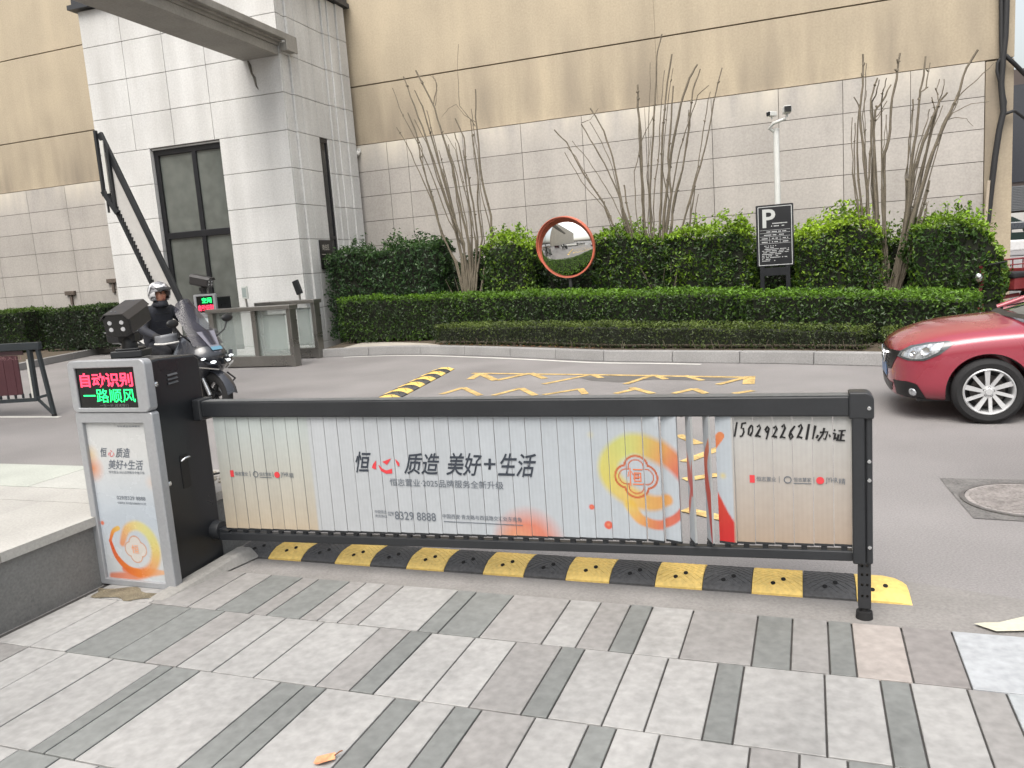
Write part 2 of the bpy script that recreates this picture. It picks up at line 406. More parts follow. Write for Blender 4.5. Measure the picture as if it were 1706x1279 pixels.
strip('asphalt_repair', q((960, 628), (1050, 626), (1180, 628), (1235, 633), (1180, 634), (1090, 632), (1030, 637), (985, 634)), .003, M('dark_asphalt', (96, 94, 92), .9, .2, 3, 80, .3))
# scrap of cream paint by the pavers on the right
mb = MB(); mb.add([(p.x, p.y, .0145) for p in q((1622, 1044), (1640, 1042), (1664, 1042), (1706, 1032), (1760, 1026), (1760, 1052), (1706, 1056), (1660, 1057))], [tuple(range(8))])
tag(mb.build('road_marking', M('cream_road_paint', (184, 181, 164), .75, .1, 5, 60, .2)), kind='structure')

# manhole with its patched frame
c = G(1712, 834); MU, MV = dirs(-17)
t = empty('manhole_cover', (c.x, c.y, 0), R(-17), 'round cast iron manhole lid in a dark square asphalt patch right of the barrier', 'manhole')
pp = [G(x, y) - c for x, y in ((1566, 797), (1580, 815), (1622, 864), (1706, 869), (1830, 876), (1830, 803), (1706, 800))]
mb = MB(); mb.add([(q.dot(MU), q.dot(MV), .004) for q in pp], [tuple(range(7))])
mb.build('patch', M('patch_asphalt', (104, 102, 100), .92, .35, 6, 70, .5), t)
mb = MB(); n = 40; rings = []
mb.lathe([(.355, .004), (.355, .012), (.33, .012), (.33, .006)], 40, o=(0, 0, 0)); mb.build('frame', M('iron_rim', (92, 90, 88), .6, .3, 9, 60, .3), t, smooth=30)
mb = MB(); mb.lathe([(.327, .005), (.327, .010), (.0, .010)], 40)
for k in range(-11, 12):                               # raised bars of the lid
    hw = math.sqrt(max(.30 ** 2 - (k * .026) ** 2, 0))
    if hw > .03: mb.box((-hw, k * .026 - .007, .010), (hw, k * .026 + .007, .0145))
mb.build('lid', M('cast_iron', (138, 133, 130), .7, .3, 8, 60, .3), t)
# ------------------------------------------------------------------ rear wall building
def lumps(n, a=.5): return [rr.uniform(1 - a, 1 + a) for _ in range(n)]
def panels(mb, xs, zs, y, dep, gap, colr, jit=.05, flip=False, skip=None):
    """stone panels standing in the local XZ plane, front at y, going back by dep"""
    for x0, x1 in zip(xs[:-1], xs[1:]):
        for z0, z1 in zip(zs[:-1], zs[1:]):
            if skip and skip((x0 + x1) / 2, (z0 + z1) / 2): continue
            k = 1 + rr.uniform(-jit, jit); c = tuple(q * k for q in lin(colr))
            mb.box((x0 + gap, y, z0 + gap), (x1 - gap, y + dep, z1 - gap), 0, c)

def stained(name, col, dirt, z0, z1, attr=False, streak=3.0, amount=.75, low=None):
    """stone or render with rain-washed grime: dirt collects in a ragged band from z0 (clean) to z1 (dirty)"""
    m = M(name, col, .85, .14, .8, 26, .12, attr=attr, streak=streak)
    t = m.node_tree; N = t.nodes.new; L = t.links.new; b = t.nodes['Principled BSDF']
    src = b.inputs['Base Color'].links[0].from_socket
    tc = N('ShaderNodeTexCoord'); sx = N('ShaderNodeSeparateXYZ'); L(tc.outputs['Object'], sx.inputs[0])
    mr = N('ShaderNodeMapRange'); mr.inputs[1].default_value = z0; mr.inputs[2].default_value = z1; L(sx.outputs['Z'], mr.inputs[0])
    mp = N('ShaderNodeMapping'); mp.inputs['Scale'].default_value = (1.3, 1.3, .22); L(tc.outputs['Object'], mp.inputs[0])
    n = N('ShaderNodeTexNoise'); n.inputs['Scale'].default_value = 1.4; n.inputs['Detail'].default_value = 6; L(mp.outputs[0], n.inputs['Vector'])
    r2 = N('ShaderNodeMapRange'); r2.inputs[1].default_value = .35; r2.inputs[2].default_value = .68; L(n.outputs['Fac'], r2.inputs[0])
    mu = N('ShaderNodeMath'); mu.operation = 'MULTIPLY'; L(mr.outputs[0], mu.inputs[0]); L(r2.outputs[0], mu.inputs[1])
    m2 = N('ShaderNodeMath'); m2.operation = 'MULTIPLY'; L(mu.outputs[0], m2.inputs[0]); m2.inputs[1].default_value = amount
    mx = N('ShaderNodeMix'); mx.data_type = 'RGBA'; L(m2.outputs[0], mx.inputs[0]); L(src, mx.inputs[6]); mx.inputs[7].default_value = (*lin(dirt), 1)
    L(mx.outputs[2], b.inputs['Base Color']); return m

t = empty('boundary_building', WO, R(WA), 'long windowless building with beige rendered wall above a grey stone base behind the hedges', 'building')
mb = MB()
bands = [(4.82, 6.185), (6.215, 8.47), (8.50, 12.5), (12.53, 17)]
for z0, z1 in bands:
    for x0, x1 in ((-32, -12.0), (-12.0, -2.79), (-2.775, 3.93)):
        mb.box((x0, 0, z0), (x1 + (.0 if x1 > 0 else .01), .5, z1), 0)
mb.box((3.46, 0.01, 0), (3.93, .5, 4.79), 0)
mb.box((-32, .06, 0), (3.90, 12, 16.9), 1)
m_render = stained('beige_render', (174, 161, 139), (118, 109, 98), 7.0, 4.75, streak=1.6, amount=.75)
m_groove = M('groove', (104, 92, 74), .9, .1)
mb.build('upper_wall', [m_render, m_groove], t)
mb = MB()
xs = [-30, -28.6, -27.2, -25.7, -24.3, -22.9, -21.4, -19.9, -18.4, -16.9, -15.4, -13.9, -12.4, -10.9, -9.4, -8.85, -7.38, -5.93, -4.48, -3.06, -1.65, -.3, .93, 2.16, 3.44]
zs = [.0, .53, 1.13, 1.73, 2.33, 2.94, 3.55, 4.15, 4.80]
panels(mb, xs, zs, -.05, .08, .006, (170, 165, 159), .055)
mb.box((-30, -.02, 0), (3.43, .055, 4.79), 0, lin((84, 78, 72)))
m_stone = stained('stone_base', (160, 150, 140), (214, 206, 190), 4.1, 4.75, attr=True, streak=2.0, amount=.75)
mb.build('stone_base', m_stone, t)
# stubs of old wall brackets on the left
for x, z in ((-20.2, 1.72), (-18.55, 1.98)):
    mb = MB(); mb.box((x - .2, -.14, z - .06), (x + .16, -.05, z + .06)); mb.box((x - .06, -.11, z - .34), (x + .02, -.05, z - .06))
    mb.build('bracket_stub', M('rusty_stub', (96, 86, 78), .9, .3), t, bevel=.01)

# ------------------------------------------------------------------ gate tower
t = empty('gate_tower', TO, R(TA), 'pale stone clad gate tower with tall dark window and overhead concrete beam', 'building')
zs = [0, .20, .97, 1.74, 2.50, 3.25, 4.02, 4.80, 5.58, 6.38, 7.18, 7.98]
c_t = (203, 203, 201)
m_tower = stained('tower_stone', c_t, (150, 146, 140), 1.5, 8.0, attr=True, streak=2.2, amount=.38)
m_gap = M('tower_joint', (96, 92, 88), .9, .1)
WL_, WR_, WT, WB = -3.62, -1.74, 4.76, .14
mb = MB()
inwin = lambda x, z: WL_ < x < WR_ and z < WT
panels(mb, [-5.1, WL_], zs[:8], 0, .05, .005, c_t, .03)
panels(mb, [WR_, -.0], zs[:8], 0, .05, .005, c_t, .03)
panels(mb, [-5.1, -4.0, -2.92, -1.86, 0], zs[7:], 0, .05, .005, c_t, .03)
# window reveals
panels(mb, [WL_ - .06, WL_ - .001], zs[:7] + [WT], .052, .20, .004, c_t, .02); panels(mb, [WR_ + .001, WR_ + .06], zs[:7] + [WT], .052, .20, .004, c_t, .02)
mb.box((WL_, .05, WT), (WR_, .25, WT + .05), 0, lin(c_t)); mb.box((WL_, .05, 0), (WR_, .25, WB), 0, lin(c_t))
# core behind the cladding
D_ = 2.95
core = lin((104, 100, 96))
mb.box((-5.08, .03, 0), (WL_ - .03, D_, 7.97), 0, core); mb.box((WR_ + .03, .03, 0), (-.03, .98, 7.97), 0, core); mb.box((WL_ - .03, .03, WT + .03), (WR_ + .03, D_, 7.97), 0, core)
mb.box((WR_ + .03, 1.9, 0), (-.03, D_, 7.97), 0, core); mb.box((WR_ + .03, .98, 4.85), (-.03, 1.9, 7.97), 0, core)
# right face: panels run back along +y, stepping out in pilasters (x = front of each)
def side(y0, y1, x, zz=zs, gap=.005, back=-.03):
    for z0, z1 in zip(zz[:-1], zz[1:]):
        k = 1 + rr.uniform(-.03, .03); mb.box((back, y0 + gap, z0 + gap), (x, y1 - gap, z1 - gap), 0, tuple(q * k for q in lin(c_t)))
side(.052, .20, .0); side(.20, .36, -.015); side(.36, .66, .03); side(.66, 1.24, .03)
side(1.24, 1.62, .03, zs[7:]); side(1.62, 1.82, .03); side(1.82, 2.05, .07); side(2.05, 2.40, .10); side(2.40, 2.78, .14)
for y in (1.243, 1.60):
    mb.box((-.25, y - .002, 0), (.02, y + .018, 4.79), 0, lin(c_t))
mb.build('wall', m_tower, t, bevel=.008)
# dark cornice on top
mb = MB(); mb.box((-5.25, -.14, 8.0), (.22, D_, 8.10)); mb.box((-5.18, -.07, 8.10), (.16, D_, 8.32))
mb.build('cornice', M('dark_metal_cornice', (52, 54, 58), .5, .1), t)
# overhead beam coming forward from the corner
mb = MB(); mb.box((-.90, -13, 6.32), (-.012, -.004, 6.50)); mb.box((-.88, -13, 6.50), (.02, -.004, 6.60)); mb.box((-.92, -13, 6.60), (.20, -.004, 6.74)); mb.box((.02, -13, 6.56), (.10, -.004, 6.60))
mb.build('beam', stained('beam_concrete', (150, 147, 141), (98, 95, 90), 6.3, 6.7, streak=1.5, amount=.6), t, bevel=.012)
mb = MB(); mb.box((.16, -.003, 6.40), (.20, .42, 6.74)); mb.box((.035, -.003, 6.40), (.16, .36, 6.56)); mb.build('beam_return', M('beam_concrete'), t, bevel=.01)
# big window
m_frame = M('dark_window_frame', (26, 27, 31), .4, .05)
m_glass = M('tower_glass', (98, 102, 98), .08, .22, .35, 3, spec=.8)  # grey-green reflection put into the pane colour, uneven by noise
w_ = empty('window', (0, 0, 0)); w_.parent = t
mb = MB(); f = .12; y0, y1 = .10, .20; mx_, tz = -2.54, 2.83
mb.box((WL_, y0, WB), (WL_ + f, y1, WT)); mb.box((WR_ - f * .5, y0, WB), (WR_, y1, WT)); mb.box((WL_ + f, y0, WT - f), (WR_ - f * .5, y1, WT)); mb.box((WL_ + f, y0, WB), (WR_ - f * .5, y1, WB + f))
mb.box((mx_ - .055, y0 + .003, WB + f), (mx_ + .055, y1, WT - f)); mb.box((WL_ + f, y0 - .004, tz - .07), (WR_ - f * .5, y1, tz + .07))
mb.build('frame', m_frame, w_, bevel=.006)
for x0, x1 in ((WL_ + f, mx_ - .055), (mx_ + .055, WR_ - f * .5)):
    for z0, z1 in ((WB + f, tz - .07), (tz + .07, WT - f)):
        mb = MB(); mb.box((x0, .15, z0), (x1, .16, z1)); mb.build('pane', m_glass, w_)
# interior seen through nothing but reflections; narrow side window
w2 = empty('window', (0, 0, 0)); w2.parent = t
mb = MB(); mb.box((-.04, 1.262, .3), (.012, 1.32, 4.79)); mb.box((-.04, 1.54, .3), (.012, 1.598, 4.79)); mb.box((-.04, 1.32, 4.70), (.012, 1.54, 4.79)); mb.box((-.04, 1.32, .3), (.012, 1.54, .4)); mb.box((-.04, 1.32, 2.5), (.012, 1.54, 2.58))
mb.build('frame', m_frame, w2); mb = MB(); mb.box((-.02, 1.32, .4), (-.01, 1.54, 4.70)); mb.build('pane', M('side_window_glass', (40, 42, 44), .12, 0), w2)
# rust drip below the beam
mb = MB(); pts = [(-.78, -.004, 6.31), (-.74, -.006, 6.20), (-.72, -.006, 6.05), (-.66, -.006, 5.95), (-.64, -.006, 5.78), (-.60, -.004, 5.70)]
mb.tube(pts, [.02, .035, .022, .03, .018, .006], 6); mb.build('stain', M('rust_stain', (108, 104, 98), .95, .3, 12), t)

# small things fixed to the tower
def TW(x, y, z): return TO + TU * x + TN * y + Vector((0, 0, z))
def trest(x, y, face='right'):
    return PL(x, y, TO + TU * .035, TU)
p = trest(542, 424); t = empty('wall_sign', (p.x, p.y, p.z), R(TA + 90), 'small black plate with two lines of white lettering beside the tower side window', 'sign')
# local x runs back along the side face
mb = MB(); mb.box((-.24, -.03, -.33), (.24, -.004, .33)); mb.build('plate', M('black_plate', (22, 21, 22), .35, .05), t, bevel=.006)
m_wl = M('white_lettering', (205, 200, 190), .6, 0)
text('商住区', 'lettering', m_wl, t, -.15, .10, -.033, width=.30, height=.13)
text('L1-L3', 'lettering', m_wl, t, -.12, -.22, -.033, width=.26, height=.13)
mb = MB(); mb.box((-.2, -.0325, -.0), (.2, -.0315, .012)); mb.build('rule', m_wl, t)
p = wl(598, 256, -.06)
t = empty('wall_camera', p, R(WA), 'small white dome camera at the end of the rear wall beside the tower', 'camera')
mb = MB(); mb.box((-.05, -.06, .02), (.07, .0, .12)); mb.build('bracket', M('white_plastic', (205, 204, 200), .45, .03), t, bevel=.01)
mb = MB(); mb.ell((0, -.09, -.0), (.07, .07, .07)); mb.build('dome', M('white_plastic'), t, smooth=0)
# ------------------------------------------------------------------ hedges
def leaf_mesh(name, C, Nn, size, cols, parent, mat):
    n = len(C); rv = RNG.normal(size=(n, 3)); d = Nn * .9 + rv * .75; d /= np.linalg.norm(d, axis=1, keepdims=True)
    a = np.cross(d, RNG.normal(size=(n, 3))); a /= np.linalg.norm(a, axis=1, keepdims=True); b = np.cross(d, a)
    s = size[:, None]; up = d * .25
    V = np.stack([C - a * s, C + (b * .48 + up) * s, C + a * s, C + (-b * .48 + up) * s], 1).reshape(-1, 3)
    i = np.arange(n) * 4
    F = np.concatenate([np.stack([i, i + 1, i + 2], 1), np.stack([i, i + 2, i + 3], 1)])
    return mesh_np(name, V, F, mat, parent, np.concatenate([cols, cols]))
def wob(P, f, ph):
    x, y, z = P[:, 0] * f, P[:, 1] * f, P[:, 2] * f
    return (np.sin(x * 1.7 + ph + np.sin(y * 2.1 + ph)) + np.sin(y * 1.9 + 1.3 * ph + np.sin(z * 2.7)) + np.sin(z * 2.3 + x * 1.1 + .7 * ph) + np.sin(x * 4.1 - y * 3.7 + ph)) / 4
m_leaf = M('leaf', attr=True, rough=.42, var=.0, spec=.4, translucent=.22)
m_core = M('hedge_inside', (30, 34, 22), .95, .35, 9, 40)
m_twig = M('bare_bark', (110, 102, 88), .9, .25, 9, 60, .3)
def hedge(path, width, z0, z1, dens, leaf, dark, light, label, cat='hedge', name='hedge', group=None, rough=.04, tips=.5, top_noise=0., stems=True, sprouts=0):
    """path: plan points along the middle; z1: top height per point; leaves fill the outer 12 cm of the volume"""
    P = np.array([[p[0], p[1]] for p in path], float); z1 = np.array(z1, float) * np.ones(len(P))
    seg = np.linalg.norm(np.diff(P, axis=0), axis=1); S = np.concatenate([[0], np.cumsum(seg)]); Ltot = S[-1]
    tang = np.gradient(P, axis=0); tang /= np.linalg.norm(tang, axis=1, keepdims=True); nor = np.stack([-tang[:, 1], tang[:, 0]], 1)
    o3 = Vector((P[:, 0].mean(), P[:, 1].mean(), z0)); t = empty(name, o3, 0, label, cat, group)
    def at(s, q):                                     # s along, q across (-1..1)
        x = np.stack([np.interp(s, S, P[:, 0]), np.interp(s, S, P[:, 1])], 1); nn = np.stack([np.interp(s, S, nor[:, 0]), np.interp(s, S, nor[:, 1])], 1)
        return x + nn * (q * width / 2)[:, None], nn
    ph = RNG.uniform(0, 9)
    def topz(s, q): return np.interp(s, S, z1) + top_noise * (np.sin(s * 2.1 + ph) * .5 + np.sin(s * 5.3 + ph * 2) * .3 + np.sin(s * 9.7 + q * 3) * .25)
    hm = (z1.mean() - z0)
    nF = int(Ltot * hm * dens); nT = int(Ltot * width * dens * .9); nB = int(nF * .25); nE = int(width * hm * dens * .8)
    Cs, Ns, Tz = [], [], []
    def push(s, q, z, n3, depth):
        xy, nn = at(s, q); Pn = np.concatenate([xy, z[:, None]], 1); Cs.append(Pn - n3 * depth[:, None]); Ns.append(n3); Tz.append(z - topz(s, q))
    def n3of(s, fx):
        nn = at(s, np.zeros(len(s)))[1] * fx; return np.concatenate([nn, np.zeros((len(s), 1))], 1)
    inset = lambda n: np.abs(RNG.normal(0, .045, n)) * 1.3 - .01
    s = RNG.uniform(0, Ltot, nF); tz = topz(s, -np.ones(nF)); z = z0 + (tz - z0) * RNG.uniform(.02, 1, nF); push(s, -np.ones(nF), z, n3of(s, -1), inset(nF))
    s = RNG.uniform(0, Ltot, nB); tz = topz(s, np.ones(nB)); z = z0 + (tz - z0) * RNG.uniform(.1, 1, nB); push(s, np.ones(nB), z, n3of(s, 1), inset(nB))
    s = RNG.uniform(0, Ltot, nT); q = RNG.uniform(-1, 1, nT); z = topz(s, q); push(s, q, z, np.tile([0, 0, 1.], (nT, 1)), inset(nT))
    for e, sg in ((0., -1), (Ltot, 1)):
        s = np.full(nE, e); q = RNG.uniform(-1, 1, nE); z = z0 + (topz(s, q) - z0) * RNG.uniform(.05, 1, nE)
        tt = np.array([tang[0] if sg < 0 else tang[-1]]) * sg; push(s, q, z, np.tile(np.append(tt[0], 0), (nE, 1)), inset(nE))
    if sprouts:
        for _ in range(sprouts):
            s0 = RNG.uniform(0, Ltot); q0 = RNG.uniform(-.7, .7); hgt = RNG.uniform(.08, .3); k = int(hgt * 110)
            s = np.clip(s0 + RNG.normal(0, .035, k), 0, Ltot); q = q0 + RNG.normal(0, .06, k); z = topz(s, q) + hgt * RNG.uniform(0, 1, k); push(s, q, z, RNG.normal(size=(k, 3)) * .6 + [0, 0, .5], np.zeros(k))
    C = np.concatenate(Cs); Nn = np.concatenate(Ns); dz = np.concatenate(Tz)
    C = C + Nn * (rough * wob(C, 3.1, ph) + rough * .6 * wob(C, 9., ph + 2))[:, None]
    n = len(C); clump = wob(C, 2.0, ph + 4) * .5 + wob(C, 6.5, ph + 1) * .5
    young = np.clip((dz + .16) / .16, 0, 1) * tips + clump * .45 + RNG.normal(0, .22, n)   # new growth sits on the shoot tips
    k = np.clip(young, 0, 1)[:, None]; dk, lt = np.array(lin(dark)), np.array(lin(light))
    cols = (dk * (1 - k) + lt * k) * RNG.uniform(.75, 1.25, (n, 1))
    C = C - np.array(o3)
    leaf_mesh('foliage', C, Nn, leaf * RNG.uniform(.7, 1.3, n), cols, t, m_leaf)
    # dark woody inside
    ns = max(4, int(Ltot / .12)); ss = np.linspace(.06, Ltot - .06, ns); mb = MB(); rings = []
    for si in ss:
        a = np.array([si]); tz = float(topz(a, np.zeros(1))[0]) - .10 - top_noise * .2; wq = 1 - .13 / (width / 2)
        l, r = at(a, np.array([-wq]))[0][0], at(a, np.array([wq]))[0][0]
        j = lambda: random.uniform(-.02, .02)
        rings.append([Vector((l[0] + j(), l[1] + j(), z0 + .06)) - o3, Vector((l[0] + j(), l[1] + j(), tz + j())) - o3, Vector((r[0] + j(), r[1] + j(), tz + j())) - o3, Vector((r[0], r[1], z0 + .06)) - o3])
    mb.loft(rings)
    if stems:
        for _ in range(int(Ltot * 9)):
            a = np.array([random.uniform(.05, Ltot - .05)]); xy = at(a, np.array([random.uniform(-.85, -.3)]))[0][0]; b = Vector((xy[0], xy[1], z0 - .01)) - o3
            mb.tube([b, b + Vector((random.uniform(-.05, .05), random.uniform(-.05, .05), .14))], [.007, .004], 5, 1)
    mb.build('branches', [m_core, m_twig], t)
    return t

DKG, LTG = (42, 62, 28), (104, 138, 38)
def kerb_px(x0, x1, off):                            # stretch of kerb between two image columns, set back by off
    out = []
    for p, n in zip(KP, KN):
        v = p - C_O; c = PW / 2 + F_PX * v.dot(C_R) / v.dot(C_F)
        if x0 <= c <= x1: out.append(p + n * off)
    return out
def tops(path, front, rows):                          # heights from photo rows (list of (x, y)) at the hedge's front edge
    out = []; nn = normals(path)
    for p, n in zip(path, nn):
        f = p - n * front; v = f - C_O; c = PW / 2 + F_PX * v.dot(C_R) / v.dot(C_F)
        out.append(zfor(f.x, f.y, float(np.interp(c, [r[0] for r in rows], [r[1] for r in rows]))))
    return out
pa = kerb_px(702, 1440, .50)
hedge(pa, .5, KH, tops(pa, .25, [(700, 541), (900, 538), (1150, 539), (1440, 545)]), 1500, .020, (40, 52, 24), (104, 122, 52), 'low clipped box hedge running along the kerb in front of the taller hedges', rough=.02, tips=.55)
pa = kerb_px(1452, 1600, .50)
hedge(pa, .5, KH, tops(pa, .25, [(1440, 547), (1600, 552)]), 1500, .020, (40, 52, 24), (104, 122, 52), 'short low clipped box hedge at the right end partly behind the red car', rough=.02, tips=.55)
pa = kerb_px(525, 1178, 1.45)
hedge(pa, .95, KH, tops(pa, .48, [(560, 497), (700, 492), (900, 488), (1180, 485)]), 1050, .030, DKG, (96, 134, 34), 'clipped mid height green hedge left half of the middle row beside the tower', rough=.05, tips=.75)
pa = kerb_px(1184, 1665, 1.45)
pa = [p for p in pa if p.x < 6.35]
hedge(pa, .95, KH, tops(pa, .48, [(1180, 488), (1400, 487), (1650, 493)]), 1050, .030, DKG, (96, 134, 34), 'clipped mid height green hedge right half of the middle row ending behind the car', rough=.05, tips=.75)
def wall_path(x0, x1, y, dn, n=14):
    return [Vector((*wl(x, y, dn)[:2], 0)) for x in np.linspace(x0, x1, n)]
def shrub(x0, x1, rows, dn, wdt, dark, light, label, tips=.6, dens=900, leaf=.038, sp=10):
    sp = int(sp * 2.2); dark = tuple(q * 1.22 for q in dark); light = tuple(min(q * 1.08, 190) for q in light)
    pa = wall_path(x0, x1, 440, dn); tp = tops(pa, wdt / 2, rows)
    hedge(pa, wdt, KH, tp, dens, leaf, dark, light, label, 'shrub', 'evergreen_shrub', None, rough=.17, tips=tips, top_noise=.16, stems=False, sprouts=sp)
shrub(566, 745, [(566, 425), (600, 410), (680, 408), (745, 405)], -1.9, 1.1, (36, 56, 32), (76, 108, 50), 'dark green loose shrub filling the gap next to the tower corner', .35, sp=8)
shrub(735, 820, [(735, 430), (820, 430)], -1.6, .8, (26, 42, 22), (72, 98, 40), 'dark shrub thicket around the feet of the leftmost bare tree', .3, sp=3)
shrub(815, 900, [(815, 412), (845, 400), (900, 398)], -2.1, 1.0, (38, 58, 20), (128, 160, 38), 'bright green shrub left of the round traffic mirror', .75, sp=10)
shrub(900, 1010, [(900, 430), (1010, 415)], -1.8, .8, (26, 42, 22), (72, 104, 36), 'dark green shrub mostly hidden behind the round traffic mirror', .35, sp=3)
shrub(1000, 1120, [(1000, 392), (1060, 384), (1120, 390)], -2.2, 1.1, (34, 54, 20), (118, 152, 36), 'bright topped shrub right of the traffic mirror', .7, sp=9)
shrub(1115, 1255, [(1115, 392), (1180, 388), (1220, 380), (1255, 384)], -2.3, 1.1, (34, 54, 20), (128, 160, 38), 'leafy green shrub just left of the black parking sign', .7, sp=9)
shrub(1250, 1330, [(1250, 420), (1330, 400)], -1.9, .8, (28, 44, 20), (90, 122, 34), 'green shrub behind the black parking sign', .5, sp=3)
shrub(1325, 1465, [(1325, 382), (1370, 372), (1400, 362), (1425, 372), (1465, 382)], -2.4, 1.1, (38, 60, 20), (138, 168, 40), 'tall light green shrub just right of the black parking sign', .8, sp=14)
shrub(1455, 1520, [(1455, 400), (1520, 398)], -2.1, .9, (30, 48, 20), (104, 134, 36), 'green shrub among the stems of the rightmost bare tree', .5, sp=4)
shrub(1512, 1662, [(1512, 378), (1560, 368), (1620, 362), (1650, 376), (1668, 400)], -2.6, 1.25, (36, 58, 20), (118, 150, 36), 'large rounded green shrub at the right end of the planting bed', .7, sp=12)
def tall_sprout(x, y0, y1, dn):                      # long shoots standing above the shrubs
    a, b = wl(x, y0, dn), wl(x + (y0 - y1) * .1, y1, dn); k = 70; f = RNG.uniform(0, 1, k)
    return np.array(a) + (np.array(b) - np.array(a)) * f[:, None] + RNG.normal(0, .05, (k, 3)) * (1.15 - f[:, None])
# extra shoots belong to the shrubs they grow from
for who, x, y0, y1, dn in (('tall light green shrub', 1402, 375, 340, -2.4), ('large rounded green', 1612, 372, 336, -2.6), ('bright green shrub left', 862, 404, 370, -2.1), ('bright green shrub left', 836, 410, 372, -2.1)):
    t = [o for o in bpy.data.objects if o.get('label', '').startswith(who)][0]
    Cn = tall_sprout(x, y0, y1, dn) - np.array(t.location); n = len(Cn)
    leaf_mesh('foliage', Cn, RNG.normal(size=(n, 3)), np.full(n, .036), np.array(lin((98, 130, 38))) * RNG.uniform(.7, 1.3, (n, 1)), t, m_leaf)
# left bed hedges
LW = lambda x0, x1, y, dn: [Vector((*PL(x, y, WO + WN * dn, WN)[:2], 0)) for x in np.linspace(x0, x1, 10)]
pa = LW(-60, 70, 560, -1.3); hedge(pa, 1.1, .16, tops(pa, .55, [(-60, 530), (0, 519), (75, 512)]), 700, .036, (30, 50, 20), (92, 124, 34), 'clipped hedge at the far left of the photo below the stone wall', rough=.06, tips=.7)
pa = LW(98, 215, 550, -1.3); hedge(pa, 1.1, .16, tops(pa, .55, [(90, 517), (150, 510), (215, 503)]), 700, .036, (26, 44, 20), (74, 102, 34), 'dark clipped hedge left of the tower behind the rider', rough=.06, tips=.55)

# fallen leaves along the bed edge
mb = MB()
for _ in range(46):
    i = random.randrange(14, len(KP) - 70); p = KP[i] + KN[i] * random.uniform(.17, .27) + Vector((0, 0, KH + .012)); a = random.uniform(0, 6.28); r_ = random.uniform(.018, .04)
    c = random.choice([(150, 92, 52), (170, 120, 70), (128, 84, 58)])
    mb.add([p + Vector((math.cos(a + k * 1.57) * r_ * (1 if k % 2 else .5), math.sin(a + k * 1.57) * r_ * (1 if k % 2 else .5), .01 * (k % 2))) for k in range(4)], [(0, 1, 2), (0, 2, 3)], 0, lin(c))
tag(mb.build('leaf_litter', M('dry_leaf', attr=True, rough=.8, var=.0), fix=False), kind='stuff')

# ------------------------------------------------------------------ bare coppiced trees
def bare_tree(label, stems, base, dn, ox, oy, sc, stump):
    """stems: traced in crop pixels (ox, oy, sc); each keeps its own depth in front of the wall"""
    b = wl(*base, dn); bx = Vector((b.x, b.y, KH - .02)); t = empty('bare_tree', bx, 0, label, 'tree', 'bare pruned trees in front of the rear wall')
    tr, tw = MB(), MB(); extra = []
    for pts, r0 in stems:
        if r0 > .02:                                  # slimmer shoots beside the main stems
            for _ in range(random.choice((1, 1, 2))):
                dx = random.uniform(-55, 55); cut = random.uniform(.0, .35); n0 = int(cut * len(pts)); f0 = random.uniform(20, 110)
                extra.append(([(X + dx * (1 - i / (len(pts) - 1)) + random.uniform(-8, 8), Y + f0 * (1 - i / (len(pts) - 1))) for i, (X, Y) in enumerate(pts)][n0:], random.uniform(.010, .016)))
    for pts, r0 in [(p, r * .86 if r > .012 else r) for p, r in stems] + extra:
        j = random.uniform(-.35, .35); P = []
        for i, (X, Y) in enumerate(pts):
            f = 1 - i / (len(pts) - 1)
            P.append(wl(ox + X * sc, oy + Y * sc, dn + j * (1 - (1 - f) ** 2)) - bx)
        if r0 > .008: P.append(P[-1] * .35 + Vector((random.uniform(-.08, .08), random.uniform(-.1, .1), .05))); P.append(Vector((random.uniform(-.06, .06), random.uniform(-.06, .06), 0)))
        # soften and roughen the line
        Q = [P[0]]
        for a, c in zip(P[:-1], P[1:]):
            for k in (1, 2, 3): Q.append(a + (c - a) * k / 3 + (Vector((random.uniform(-1, 1), random.uniform(-1, 1), 0)) * .012 if k < 3 else Vector()))
        n = len(Q); rad = [r0 * (.50 + .75 * i / n) * random.uniform(.86, 1.16) for i in range(n)]; rad[0] = rad[1]
        (tr if r0 > .012 else tw).tube(Q, rad, 7)
        if r0 > .012:                                 # knuckles and snags
            for _ in range(3):
                k = random.randrange(1, n - 3); q = Q[k]; dr = Vector((random.uniform(-1, 1), random.uniform(-1, 1), random.uniform(.2, 1))).normalized()
                tr.tube([q - dr * .01, q + dr * random.uniform(.03, .06)], [r0 * 1.1, r0 * .5], 6)
    for k in range(stump):                            # thicket of short dead twigs at the base
        a = random.uniform(0, 6.28); h = random.uniform(.5, 1.35); l = random.uniform(.1, .55); p = Vector((random.uniform(-.1, .1), random.uniform(-.1, .1), 0)); e = Vector((math.cos(a) * l, math.sin(a) * l - .1, h))
        mid = p + e * .5 + Vector((random.uniform(-.06, .06), random.uniform(-.06, .06), .05)); tw.tube([p, mid, p + e], [.011, .008, .004], 5)
    tr.build('trunk', m_twig, t, smooth=60); tw.build('twigs', m_twig, t, smooth=60)
    return t
S = .3754
